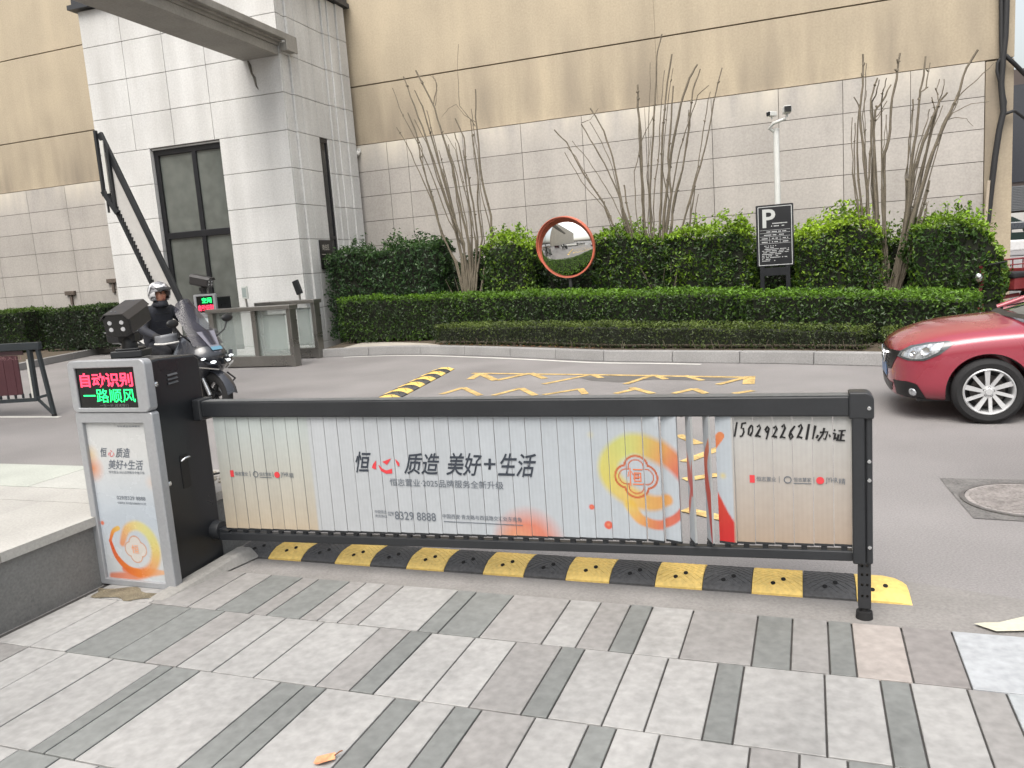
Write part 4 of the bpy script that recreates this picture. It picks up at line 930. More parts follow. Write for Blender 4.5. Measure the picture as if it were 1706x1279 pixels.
# plate-reading camera on the cabinet roof
def gate_camera(name, loc, rz, label, sc=1.):
    t = empty(name, loc, rz, label, 'camera'); t.scale = (sc,) * 3
    mb = MB(); mb.box((-.10, -.07, 0), (.10, .09, .045)); mb.box((-.075, -.055, .045), (.075, .07, .06)); mb.build('base', m_black, t, bevel=.006)
    mb = MB(); mb.lathe([(.048, .06), (.048, .11), (.035, .13), (.035, .195)], 16); mb.box((-.055, -.035, .095), (.055, .04, .15)); mb.build('neck', M('black_plastic'), t, smooth=40, bevel=.006)
    sec = [(-.085, -.055), (-.055, -.075), (.055, -.075), (.085, -.055), (.085, .045), (.055, .075), (-.055, .075), (-.085, .045)]
    rot = Matrix.Translation((0, .02, .245)) @ Matrix.Rotation(R(14), 4, 'X')
    f = lambda a, b, h: tuple(rot @ Vector((a, h, b)))
    mb = MB(); mb.prism(sec, -.15, .15, fn=f); h = mb.build('housing', M('camera_housing', (46, 44, 44), .5, .08), t, bevel=.006)
    mb = MB(); mb.prism([(p[0] * 1.06, p[1] * 1.06 + .008) for p in sec[4:]] + [(-.092, .02), (.092, .02)][::1], -.19, .27, fn=f); 
    mb = MB(); mb.prism([(-.092, .046), (-.06, .083), (.06, .083), (.092, .046), (.086, .046), (.057, .077), (-.057, .077), (-.086, .046)], -.175, .155, fn=f); mb.build('hood', M('camera_housing'), t)
    mb = MB(); mb.prism([(p[0] * .94, p[1] * .92) for p in sec], -.1535, -.1505, fn=f); mb.build('front_glass', M('black_gloss', (14, 14, 16), .12, 0), t)
    for a, b in ((-.042, .022), (.032, .022), (-.042, -.022), (.032, -.022)):
        mb = MB(); mb.lathe([(.014, 0), (.013, .004), (0, .005)], 12, rot.to_3x3() @ Vector((0, -1, 0)), tuple(rot @ Vector((a, -.1535, b)))); mb.build('lamp', M('infrared_lamp', (190, 190, 192), .3, 0), t, smooth=40)
    mb = MB()
    for a, h in ((-.03, -.12), (.0, -.13), (.01, .12)): mb.lathe([(.006, 0), (.006, .005), (0, .006)], 8, rot.to_3x3() @ Vector((0, 0, 1)), tuple(rot @ Vector((a, h, .0832 if h < .25 else .075))))
    mb.build('screw', m_chrome, t)
    return t
p = bw(-3.735, -.12, 1.2495)
gate_camera('gate_camera', p, R(0), 'black box camera with four round lamps on the roof of the front barrier cabinet', .86)

# ------------------------------------------------------------------ rear gate with raised arm
p2 = Vector((-6.20, 16.25, 0)); t = empty('barrier_gate', p2, R(BA), 'far barrier gate with raised folding arm beside the tower behind the rider', 'barrier')
mb = MB(); mb.box((-.10, .06, .02), (.40, .50, 1.40)); cb = mb.build('cabinet', m_blackg, t, bevel=.015)
mb = MB(); ring(mb, rrect(-.11, .43, 1.06, 1.47, .03), rrect(-.05, .37, 1.10, 1.43, .004), -.0, .06); ring(mb, rrect(-.11, .43, .02, 1.055, .016), rrect(-.06, .38, .06, 1.0, .003), .0, .06); mb.build('front_frame', m_silver, cb, bevel=.005)
mb = MB(); mb.box((-.05, .02, 1.10), (.37, .03, 1.43)); mb.build('display', M('led_screen'), cb)
mb = MB(); mb.box((-.06, .02, .06), (.38, .03, 1.0)); mb.build('poster', M('pale_poster', (196, 206, 210), .3, .06, 2), cb)
text('空闲', 'led_text', m_ledg, cb, .08, 1.29, .017, width=.24, height=.11, bold=.02); text('自动识别', 'led_text', m_ledr, cb, -.03, 1.13, .017, width=.38, height=.13, bold=.04)
th = R(66.6); D = Vector((-math.cos(th), 0, math.sin(th))); A0 = Vector((-.46, .12, 1.16)); B0 = Vector((-.20, .12, .05)) + D * .0; LN = 4.06
hub = Vector((-.16, .12, 1.2))
ao = MB(); ao.bar(A0 + D * -.15, A0 + D * LN, .07, .12, up=(math.sin(th), 0, math.cos(th))); arm2 = ao.build('arm', m_black, t, bevel=.008)
VD = Vector((0, 0, -1.22)); VD2 = Vector((.0, 0, -1.24))
mb = MB(); mb.bar(A0 + D * .35 + VD, A0 + D * LN + VD, .05, .075, up=(math.sin(th), 0, math.cos(th)))
for i in range(40):
    c_ = A0 + D * (.5 + i * (LN - .6) / 39) + VD; mb.bar(c_ + Vector((.02, -.03, .02)), c_ + Vector((.05, -.03, .14)), .03, .03)
mb.build('bottom_rail', m_black, arm2)
e = A0 + D * LN
mb = MB(); mb.bar(e + Vector((-.05, -.06, .05)), e + VD + Vector((-.05, -.06, -.05)), .06, .06, up=(1, 0, 0)); mb.bar(e + Vector((.20, -.06, -.35)), e + VD + Vector((.20, -.06, -.40)), .05, .06, up=(1, 0, 0)); mb.bar(e + VD + Vector((-.07, -.06, .06)), e + VD + Vector((.24, -.06, -.42)), .06, .10, up=(1, 0, 0)); mb.bar(e + VD + Vector((-.05, 0, -.05)), e + VD + Vector((-.05, 0, -.38)), .035, .03, up=(1, 0, 0)); mb.build('end_post', m_black, arm2)
mb = MB(); q_ = e + Vector((.07, -.05, -.16)); mb.bar(q_, q_ + VD + Vector((0, 0, .16)), .02, .07, up=(1, 0, 0)); mb.build('edge_strip', M('pale_strip'), arm2)
mb = MB()
for i in range(44):
    s = .45 + i * (LN - .62) / 43; c_ = A0 + D * s; tl = .025
    mb.add([(c_.x - .030, .10, c_.z - .02 + tl), (c_.x + .012, .135, c_.z - .14 + tl), (c_.x + .012, .135, c_.z - 1.17), (c_.x - .030, .10, c_.z - 1.10), (c_.x - .030, .108, c_.z - .02 + tl), (c_.x + .012, .143, c_.z - .14 + tl), (c_.x + .012, .143, c_.z - 1.17), (c_.x - .030, .108, c_.z - 1.10)], [(0, 1, 2, 3), (7, 6, 5, 4), (0, 4, 5, 1), (1, 5, 6, 2), (2, 6, 7, 3), (3, 7, 4, 0)])
mb.build('slat_panel', M('white_slat', (196, 194, 190), .5, .06), arm2, fix=False)
mb = MB(); mb.box((-.56, .05, .95), (-.10, .2, 1.32)); mb.build('arm_hub', m_black, cb, bevel=.01)
gate_camera('gate_camera', p2 + BU * -.02 + BV * .22 + Vector((0, 0, 1.402)), R(BA + 98), 'black box camera on top of the far barrier cabinet pointing right', 1.35)

# ------------------------------------------------------------------ low maroon barrier on the left lane
p3 = Vector((-6.379, 10.903, 0)); LA = -15.5; t = empty('lane_barrier', p3, R(LA), 'lowered barrier arm with maroon slats at the left edge of the photo', 'barrier')
L_ = -3.6
mb = MB(); mb.box((L_, -.03, .93), (.0, .04, 1.03)); mb.build('arm', M('grey_black_paint', (44, 50, 54), .45, .1), t, bevel=.008)
m_gb = M('grey_black_paint'); u0_ = -.16
mb = MB(); mb.bar((-.05, 0, .96), (.06, 0, .03), .045, .045, up=(0, 1, 0)); mb.box((-.215, -.025, .22), (-.165, .03, .93)); mb.bar((-.19, 0, .26), (.02, 0, .30), .03, .035); mb.bar((-.17, 0, .24), (.05, 0, .03), .03, .03); mb.build('end_post', m_gb, t)
mb = MB(); mb.bar((L_, 0, .15), (-.19, 0, .24), .045, .05); 
for i in range(26): mb.box((L_ + .05 + i * .13, -.012, .18 + .09 * i * .13 / 3.4), (L_ + .07 + i * .13, .012, .24 + .09 * i * .13 / 3.4))
mb.build('bottom_rail', m_gb, t)
mb = MB(); mb.lathe([(.0, .035), (.03, .035), (.035, 0), (0, 0)], 12, o=(.06, 0, 0)); mb.build('foot', M('black_rubber'), t)
mb = MB()
for i in range(38):
    x = L_ + i * .084; mb.box((x, -.012 + .003 * (i % 2), .235 + .08 * (i / 38)), (x + .080, .004 + .003 * (i % 2), .86), 0)
mb.build('slat_panel', M('maroon_slat', (74, 42, 48), .5, .1), t)
mb = MB(); mb.box((L_, -.013, .865), (-.3, .002, .925)); mb.build('header_strip', M('dark_maroon', (52, 34, 38), .5, .2), t)
mb = MB(); mb.box((-.265, -.008, .26), (-.22, .0, .80)); mb.build('edge_strip', M('pale_strip'), t)
text('停车场入口', 'lettering', M('faint_print', (128, 96, 98), .6, 0), t, -1.0, .80, -.0125, width=.66, height=.05)
# ------------------------------------------------------------------ rubber speed bumps
def speed_bump(name, loc, rz, n, seg, first, label, wdt=.285, hgt=.048, rough_y=.1):
    t = empty(name, loc, rz, label, 'speed bump')
    m_y = M('bump_yellow', (226, 194, 112), .62, .16, 4, 50, .25); m_k = M('bump_black', (76, 76, 77), .72, .3, 4, 60, .3); m_h = M('bolt_hole', (18, 18, 18), .9, 0)
    prof = [(0, .0), (0, .010), (.035, .030), (.085, hgt * .96), (.14, hgt), (.20, hgt * .96), (.25, .030), (wdt, .010), (wdt, 0)]
    for i in range(n):
        mb = MB(); x0, x1 = i * seg + .0015, (i + 1) * seg - .0015; e = i == n - 1; rings = []
        xs_ = [x0, x0 + .004, x1 - .004, x1] if not e else [x0, x0 + .004, x1 - .10, x1 - .05, x1 - .015, x1]
        for k, x in enumerate(xs_):
            f = 1.0 if not e else [1, 1, 1, .86, .5, .22][k]; q = .0 if 0 < k < len(xs_) - 1 else .0015
            ins = 0 if not e else [0, 0, 0, .012, .035, .06][k]
            rings.append([(x, ins * 0 + y + (ins if y > wdt / 2 else 0) * (-1), max(z * f - q * (z > 0), 0)) for y, z in prof])
        mb.loft(rings)
        # chevron ribs moulded on top
        def zt(y): return np.interp(y, [p[0] for p in prof[1:-1]], [p[1] for p in prof[1:-1]])
        if not e:
            for k in range(-9, 10):
                for sgn in (1, -1):
                    a = [(x0 + seg * .5 + sgn * s * seg * .48, .02 + (k * .03 + .13 - s * .10)) for s in (0, .33, .66, 1)]
                    a = [q for q in a if .018 < q[1] < wdt - .02]
                    if len(a) >= 2: mb.tube([(x, y, zt(y) + .0005) for x, y in a], .0022, 4, cap=False)
        s_ = mb.build('bump_section', m_y if (i + first) % 2 else m_k, t, smooth=40)
        for bx in ((.42, .62) if not e else (.3, .55)):
            mb = MB(); y = .055; z = zt(y); mb.lathe([(.0, .0), (.011, .0), (.011, .0015), (0, .0015)], 12, (0, -.45, .9), (i * seg + seg * bx, y + (.03 if bx > .5 else 0), zt(y + (.03 if bx > .5 else 0)) + .0015))
            mb.build('bolt_hole', m_h, s_)
    return t
a = bw(-3.419, .145); speed_bump('speed_bump', (a.x, a.y, .004), R(BA + .3), 16, .2265, 0, 'yellow and black rubber speed bump lying on the road under the front barrier')
a, b = G(672, 668), G(770, 614); d = (b - a); ang = math.atan2(d.y, d.x)
speed_bump('speed_bump', (a.x - .12, a.y, .004), ang, 11, d.length / 11, 1, 'striped rubber speed bump crossing the far road beside the yellow zigzag box', wdt=.34)

# ------------------------------------------------------------------ convex mirror
p = wl(943, 412, -3.05); nrm = Vector((-.47, -.88, -.13)).normalized()
t = empty('traffic_mirror', (p.x, p.y, KH), 0, 'round convex traffic mirror with orange red hooded rim standing in the hedge', 'mirror')
c0 = Vector((0, 0, p.z - KH)); RM = .575
mb = MB(); prof = [(RM * math.sin(a) / math.sin(R(34)), RM / math.sin(R(34)) * (math.cos(a) - math.cos(R(34)))) for a in np.linspace(R(34), 0.0001, 18)]
mb.lathe(prof, 48, nrm, c0); mb.build('mirror_face', M('mirror_silver', (222, 224, 222), .015, 0, metal=1.), t, smooth=0)
m_mo = M('mirror_orange', (200, 108, 86), .4, .1, 4, 40)
mb = MB(); mb.lathe([(RM - .012, -.03), (RM - .012, .02), (RM + .012, .028), (RM + .018, .01), (RM + .018, -.03), (0, -.10)], 48, nrm, c0); mb.build('rim', m_mo, t, smooth=50)
# hood: longest at the top, shrinking to the sides
up_ = (Vector((0, 0, 1)) - nrm * nrm.z).normalized(); sd = nrm.cross(up_); mb = MB(); ro, ri = [], []
rings = []
for k in range(33):
    a = R(-115 + 230 * k / 32); l = .02 + .12 * max(0, math.cos(a * .78)) ; dv = up_ * math.cos(a) + sd * math.sin(a)
    rings.append([c0 + dv * (RM + .024) + nrm * .0, c0 + dv * (RM + .03) + nrm * l, c0 + dv * (RM + .018) + nrm * l, c0 + dv * (RM + .012) + nrm * .0])
mb.loft(rings); mb.build('hood', m_mo, t, smooth=50)
bk = c0 - nrm * .12
mb = MB(); mb.tube([(bk.x, bk.y, -.02), (bk.x, bk.y, c0.z + .25)], .038, 14); mb.bar((bk.x, bk.y, c0.z), tuple(c0 - nrm * .06), .06, .06); mb.build('post', M('dark_post', (50, 50, 50), .5, .15), t, smooth=50)

# ------------------------------------------------------------------ parking sign
p = wl(1291, 392, -3.3); t = empty('parking_sign', (p.x, p.y, KH), R(-23), 'tall black parking notice board with large white letter P standing in the hedge', 'sign')
sw, sh = .62, 1.06; zc = p.z - KH; z0 = zc - sh / 2; z1 = zc + sh / 2; m_bs = M('sign_black', (22, 24, 28), .4, .05)
mb = MB(); mb.prism([(a, b) for a, b in rrect(-sw / 2, sw / 2, z0, z1, .02)], -.02, .02, fn=lambda a, b, h: (a, h, b)); mb.build('board', m_bs, t, bevel=.004)
m_sw = M('sign_white', (190, 192, 192), .6, .05); mb = MB(); ring(mb, rrect(-sw / 2 + .035, sw / 2 - .025, z0 + .02, z1 - .03, .012), rrect(-sw / 2 + .045, sw / 2 - .035, z0 + .03, z1 - .04, .008), -.0225, -.0205); mb.build('border', m_sw, t)
text('P', 'letter', M('sign_letter', (180, 182, 180), .6, .03), t, -.20, z1 - .39, -.0225, width=.215, height=.315, bold=.02)
mb = MB()
def dashes(x0, x1, z, h, n, miss=.18):
    w_ = (x1 - x0) / n
    for k in range(n):
        if random.random() > miss: mb.box((x0 + k * w_ + w_ * .1, -.0222, z + random.uniform(-.001, .001)), (x0 + (k + 1) * w_ - w_ * .12, -.0212, z + h))
dashes(-.06, .21, z1 - .33, .016, 13, .2); dashes(-.06, .16, z1 - .375, .016, 10, .15)
for z in (z1 - .435, z1 - .485, z1 - .545, z1 - .605, z1 - .665): mb.box((-.25, -.0222, z), (.255, -.0212, z + .004))
for x in (-.09, .085): mb.box((x, -.0222, z1 - .665), (x + .004, -.0212, z1 - .545))
dashes(-.16, .19, z1 - .470, .016, 16); dashes(-.2, .17, z1 - .525, .016, 18)
for z in (z1 - .585, z1 - .645):
    for a, b in ((-.22, -.12), (-.05, .05), (.13, .22)): dashes(a, b, z, .016, 5)
for k, (a, b, n_) in enumerate(((-.2, .02, 11), (-.2, -.02, 9), (-.22, .23, 21), (-.22, .23, 22), (-.22, .22, 21), (-.22, .1, 15), (-.22, .05, 13), (-.22, .22, 20), (-.22, -.08, 7), (-.22, .0, 10))): dashes(a, b, z1 - .71 - k * .0285, .012, n_, .25)
mb.build('small_print', m_sw, t)
mb = MB(); mb.box((-.26, -.018, -.02), (-.19, .018, z0 + .02)); mb.box((.17, -.018, -.02), (.24, .018, z0 + .02)); mb.box((-.19, -.012, z0 - .16), (.17, .012, z0 - .02)); mb.build('post', m_bs, t)

# ------------------------------------------------------------------ white camera pole
p = wl(1293, 215, -1.5); b_ = Vector((p.x, p.y, KH)); t = empty('camera_pole', b_, R(-20), 'slim white pole with two small cameras on a bracket behind the parking sign', 'camera pole')
H_ = p.z - KH; m_wp = M('white_pole_paint', (206, 207, 204), .4, .05)
mb = MB(); mb.tube([(0, 0, -.02), (0, 0, H_)], [.062, .055], 16); mb.lathe([(0, H_ + .03), (.06, H_ + .01), (.06, H_ - .02)], 16); mb.build('pole', m_wp, t, smooth=50)
mb = MB(); mb.tube([(-.02, 0, H_ - .05), (-.12, -.04, H_ + .02), (-.05, -.1, H_ + .10), (.18, -.10, H_ + .16)], .032, 8); mb.build('bracket', m_wp, t, smooth=50)
for nm, c_, rz, s in (('camera', (-.07, -.12, H_ + .27), -38, .6), ('camera', (.20, -.12, H_ + .31), 8, .85)):
    ce = empty(nm, c_, R(rz)); ce.parent = t; ce.scale = (s,) * 3
    mb = MB(); mb.box((-.085, -.16, -.07), (.085, .16, .075)); mb.build('body', m_wp, ce, bevel=.02)
    mb = MB(); mb.box((-.075, -.168, -.06), (.075, -.161, .062)); mb.build('lens', M('black_gloss'), ce, bevel=.004)
    mb = MB(); mb.tube([(0, 0, -.07), (0, 0, -.15)], .03, 8); mb.build('mount', m_wp, ce)

# ------------------------------------------------------------------ glass turnstiles
m_steel = M('brushed_steel', (142, 140, 136), .32, .1, 3, 60, metal=.85)
m_tglass = M('turnstile_glass', (190, 200, 196), .05, 0, trans=.0, alpha=.28, spec=.6)
def turnstile(loc, rz, L, label, H=1.14):
    t = empty('turnstile', loc, R(rz), label, 'turnstile')
    for x0, x1 in ((-.09, 0), (-L, -L + .12)):
        mb = MB(); mb.box((x0, -.10, 0), (x1, .10, H - .05)); mb.build('post', m_steel, t, bevel=.01)
    mb = MB(); mb.box((-L - .02, -.14, H - .05), (.02, .14, H + .03)); mb.build('top', m_steel, t, bevel=.012)
    mb = MB(); mb.box((-L + .12, -.09, .02), (-.09, .09, .22)); mb.build('base', m_steel, t, bevel=.006)
    mb = MB(); mb.box((-L + .12, -.006, .22), (-.09, .006, H - .05)); mb.build('side_glass', m_tglass, t)
    mb = MB(); mb.box((-L * .48, -.07, .1), (-L * .48 + .10, .07, H - .05)); mb.build('inner_post', m_steel, t, bevel=.006)
    wg = MB(); wg.box((-L * .42, .12, .28), (-.30, .135, H - .16)); wg.build('wing_glass', M('wing_glass', (120, 136, 130), .06, 0, alpha=.55), t)
    mb = MB(); mb.box((-L * .43, .10, .26), (-.28, .15, .29)); mb.box((-L * .43, .10, H - .17), (-.28, .15, H - .14)); mb.build('wing_clamp', m_steel, t)
    return t
tn1 = turnstile((-4.02, 15.12, 0), -22, 1.95, 'nearer stainless steel turnstile with glass sides beside the tower')
tn2 = turnstile((-3.86, 16.42, 0), -22, 1.45, 'second stainless steel turnstile close to the tower corner carrying a black card reader', 1.18)
p = PL(500, 500, Vector((-3.86, 16.42, 0)) + BV * 0, BV)
t = empty('card_reader', (p.x, p.y, 1.21), R(-24), 'small black card reader leaning on top of the turnstile by the tower', 'card reader')
mb = MB(); mb.tube([(0, 0, 0), (.0, 0, .14)], .022, 8); mb.build('stem', m_steel, t); mb = MB(); mb.bar((.03, -.02, .12), (-.06, -.02, .40), .06, .14, up=(1, 0, 0)); mb.build('reader', m_blackg, t, bevel=.01)
p = PL(409, 495, Vector((-4.02, 15.12, 0)), BV)
t = empty('card_reader', (p.x, p.y, 1.17), R(-30), 'small pale face scanner on a thin stem on the nearer turnstile', 'card reader')
mb = MB(); mb.tube([(0.02, 0, 0), (.0, 0, .18)], .02, 8); mb.build('stem', m_steel, t); mb = MB(); mb.box((-.07, -.02, .16), (.07, .02, .40)); sc_ = mb.build('scanner', M('pale_plastic', (188, 192, 188), .4, .04), t, bevel=.01); mb = MB(); mb.box((-.055, -.0235, .19), (.055, -.0205, .37)); mb.build('screen', M('scanner_screen', (150, 160, 158), .2, .03), t)

# ------------------------------------------------------------------ cable bundle at the building's corner
t = empty('cable_bundle', wl(1668, 100, -.12), R(WA), 'black cable bundle hanging down the beige corner of the rear building', 'cable')
tl = Vector(t.location)
def wpt(x, y, dn=-.12): return wl(x, y, dn)
def local(Pt): q = Pt - tl; return Vector((q.dot(WU), q.dot(WN), q.z))
for pts, r_ in (([(1678, -60), (1677, 0), (1675, 60), (1671, 95), (1668, 140), (1672, 185), (1665, 215), (1658, 260), (1652, 310), (1645, 372)], .055), ([(1668, -60), (1668, 0), (1668, 60), (1669, 100), (1667, 140), (1674, 170), (1670, 200), (1661, 240), (1653, 300), (1647, 362)], .04),
                ([(1669, 95), (1662, 104), (1661, 118), (1666, 138)], .03)):
    mb = MB(); mb.tube([local(wpt(*q)) for q in pts], r_, 8); mb.build('cable', M('black_cable', (36, 36, 37), .6, .2), t, smooth=60)
mb = MB(); mb.tube([local(wpt(1675, 92)), local(wpt(1690, 106)), local(wpt(1712, 128, .3))], .04, 8); mb.tube([local(wpt(1672, 190)), local(wpt(1690, 184)), local(wpt(1712, 200, .3))], .03, 8); mb.build('cable_branch', M('black_cable'), t, smooth=60)
mb = MB(); a_, b_2 = local(wpt(1656, 300)), local(wpt(1645, 372)); mb.tube([a_ + Vector((-.1, -.06, 0)), b_2 + Vector((-.05, -.06, 0))], .03, 8); mb.build('pale_pipe', M('pale_pipe', (170, 158, 140), .6, .1), t)

# cable and rubble on the ledge behind the cabinet
t = empty('loose_cable', bw(-3.75, .45, lz + .0), R(BA), 'thin black cable end lying on the granite ledge behind the cabinet', 'cable')
mb = MB(); mb.tube([(-.35, 0, .008), (-.2, .02, .012), (-.08, -.01, .01), (.02, .03, .025), (.10, .0, .04), (.16, .02, .012), (.21, .03, .008)], .007, 6); mb.build('cable', M('black_cable'), t, smooth=60)
mb = MB()
for _ in range(60):
    r_ = random.uniform(.008, .022); c_ = bw(random.uniform(-3.98, -3.56), random.uniform(.30, .57), lz + r_ * .4); mb.ell(c_, (r_ * random.uniform(.8, 1.3), r_, r_ * .6), 6, 4)
tag(mb.build('gravel', M('pale_gravel', (160, 152, 138), .9, .3, 20)), kind='stuff')
# leaf on the pavement near the bottom edge
q_ = G(540, 1268, .016); t = empty('fallen_leaf', q_, R(20), 'orange brown dry leaf lying on the pale pavers at the bottom edge', 'leaf')
mb = MB(); mb.add([(-.035, 0, .004), (-.02, .022, .010), (.01, .028, .006), (.04, .012, .014), (.035, -.015, .006), (.0, -.024, .012), (-.025, -.014, .004), (0, 0, .002)], [(7, i, (i + 1) % 7) for i in range(7)]); mb.build('blade', M('orange_leaf', (206, 142, 104), .7, .2, 30), t, fix=False)
mb = MB(); mb.tube([(.035, 0, .01), (.055, .012, .012), (.062, .0, .02)], .0025, 5); mb.build('stalk', M('leaf_stalk', (120, 78, 52), .7, .1), t)

# ------------------------------------------------------------------ neighbours out of frame that the mirror and the paint reflect
t = empty('side_building', (-19.5, 0, 0), 0, 'plain beige wall across the yard that shows only in the round mirror', 'building')
mb = MB(); mb.box((-8, -30, 0), (0, 12, 18)); mb.build('wall', M('side_render', (214, 205, 190), .85, .1, .6, 20), t)
# ------------------------------------------------------------------ scooter (x forward, y to its left, z up)
SP = Vector((-4.25, 10.22, 0)); SA = -32.0
t = empty('scooter', SP, R(SA), 'black touring scooter with lit headlights and tall tinted windscreen coming round the front cabinet', 'scooter')
m_sb = M('scooter_grey_paint', (46, 48, 54), .28, .05, 3, 40, coat=.6); m_sk = M('scooter_black_plastic', (22, 23, 25), .5, .1); m_seat = M('scooter_seat', (26, 26, 28), .7, .15)
m_tyre = M('tyre', (32, 32, 33), .85, .2, 8, 50, .2); m_alloy = M('alloy', (172, 174, 176), .3, .05, metal=.8)
# sculpted front apron and nose: rings stacked upward, each a U seen from above
def urings(levels, n=13):
    rings = []
    for z, xf, hw, xb in levels:
        r = []
        for k in range(n):
            a = math.pi * k / (n - 1) - math.pi / 2; ca, sa = math.cos(a), math.sin(a)
            r.append((xb + (xf - xb) * max(ca, 0) ** .75, hw * math.copysign(abs(sa) ** .85, sa), z))
        r += [(xb - .04, hw * .6, z), (xb - .05, 0, z), (xb - .04, -hw * .6, z)]
        rings.append(r)
    return rings
mb = MB(); mb.loft(urings([(.26, .36, .24, .10), (.40, .48, .32, .12), (.55, .66, .35, .16), (.68, .80, .35, .2), (.78, .84, .30, .24), (.88, .76, .25, .28), (.98, .64, .19, .30), (1.04, .54, .13, .32)]))
body = mb.build('front_fairing', m_sb, t, smooth=0, sub=1)
mb = MB()                                             # belly, floorboard and tail
secs = [(.30, .20, .40, .17), (.10, .19, .36, .24), (-.18, .19, .40, .25), (-.40, .24, .62, .23), (-.70, .42, .76, .20), (-.98, .62, .84, .11), (-1.08, .74, .86, .05)]
mb.loft([[(x, hw * .8, z0), (x, hw, (z0 + z1) / 2), (x, hw * .75, z1), (x, 0, z1 + .03), (x, -hw * .75, z1), (x, -hw, (z0 + z1) / 2), (x, -hw * .8, z0), (x, 0, z0 - .02)] for x, z0, z1, hw in secs]); mb.build('rear_body', m_sb, t, smooth=0, sub=1)
mb = MB(); mb.loft([[(x, hw, z - .07), (x, hw * 1.02, z - .02), (x, hw * .6, z + .02), (x, 0, z + .03), (x, -hw * .6, z + .02), (x, -hw * 1.02, z - .02), (x, -hw, z - .07)] for x, z, hw in ((-.08, .70, .10), (-.2, .78, .15), (-.45, .79, .17), (-.55, .86, .16), (-.8, .90, .15), (-1.0, .92, .09))]); mb.build('seat', m_seat, t, smooth=0, sub=1)
def wheel(x, r, w_, name='wheel'):
    e = empty(name, (x, 0, r)); e.parent = t
    mb = MB(); mb.lathe([(r * .66, -w_ * .42), (r * .80, -w_ * .5), (r * .93, -w_ * .42), (r, -w_ * .15), (r, w_ * .15), (r * .93, w_ * .42), (r * .80, w_ * .5), (r * .66, w_ * .42)], 32, (0, 1, 0), closed=True); mb.build('tyre', m_tyre, e, smooth=50)
    mb = MB(); mb.lathe([(r * .68, -w_ * .4), (r * .68, w_ * .4), (r * .60, w_ * .4), (r * .60, -w_ * .4)], 32, (0, 1, 0), closed=True); mb.lathe([(0, -.05), (.04, -.05), (.04, .05), (0, .05)], 12, (0, 1, 0))
    for k in range(5): a = 2 * math.pi * k / 5; mb.bar((.03 * math.cos(a), 0, .03 * math.sin(a)), (r * .62 * math.cos(a), 0, r * .62 * math.sin(a)), .03, .03, up=(0, 1, 0))
    mb.build('rim', m_sk, e, smooth=40); mb = MB(); mb.lathe([(r * .25, .055), (r * .48, .055), (r * .48, .06), (r * .25, .06)], 24, (0, 1, 0), closed=True); mb.build('brake_disc', m_alloy, e, smooth=40)
wheel(.66, .28, .115); wheel(-.72, .27, .13)
mb = MB(); fr = []
for k in range(11):
    a = R(5 + 150 * k / 10); c_, s_ = math.cos(a), math.sin(a); fr.append([(.66 + .315 * c_, .075, .28 + .315 * s_ - .02), (.66 + .335 * c_, .0, .28 + .335 * s_), (.66 + .315 * c_, -.075, .28 + .315 * s_ - .02), (.66 + .30 * c_, 0, .28 + .30 * s_)])
mb.loft(fr); mb.build('front_mudguard', m_sb, t, smooth=60)
mb = MB(); [mb.tube([(.66, s * .085, .28), (.50, s * .085, .62)], .026, 10) for s in (1, -1)]; mb.build('fork', m_alloy, t, smooth=50)
# windscreen: a curved tinted sheet leaning back
mb = MB(); nU, nV = 9, 8; V = []; off_ = .004
for side_ in (0, 1):
    for j in range(nV + 1):
        v = j / nV
        for i in range(nU + 1):
            u = i / nU * 2 - 1; hw = .22 - .05 * v - .08 * max(0, v - .8) * 5 * abs(u); V.append((.74 - .42 * v - .10 * u * u - side_ * off_, u * hw, .90 + .58 * v - .06 * u * u * v))
n1 = (nU + 1) * (nV + 1); F = []
for j in range(nV):
    for i in range(nU): k = j * (nU + 1) + i; F += [(k, k + 1, k + nU + 2, k + nU + 1), (n1 + k, n1 + k + nU + 1, n1 + k + nU + 2, n1 + k + 1)]
mb.add(V, F); mb.build('windscreen', M('tinted_screen', (58, 57, 66), .18, 0, alpha=.5, spec=.3), t, smooth=0, fix=False)
mb = MB(); mb.loft([[(.80 - .12 * k, s * (.05 + .05 * k), .80 + .16 * k + .012) for s in (1, .3, -.3, -1)] for k in (0, .5, 1, 1.6)], closed=False); mb.build('nose_panel', M('scooter_silver', (120, 120, 132), .3, .05, coat=.6), t, smooth=0)
m_lit = M('lit_headlamp', (255, 255, 250), .2, 0, emit=((245, 250, 255), 1.3)); m_dl = M('lamp_housing', (34, 36, 40), .15, 0)
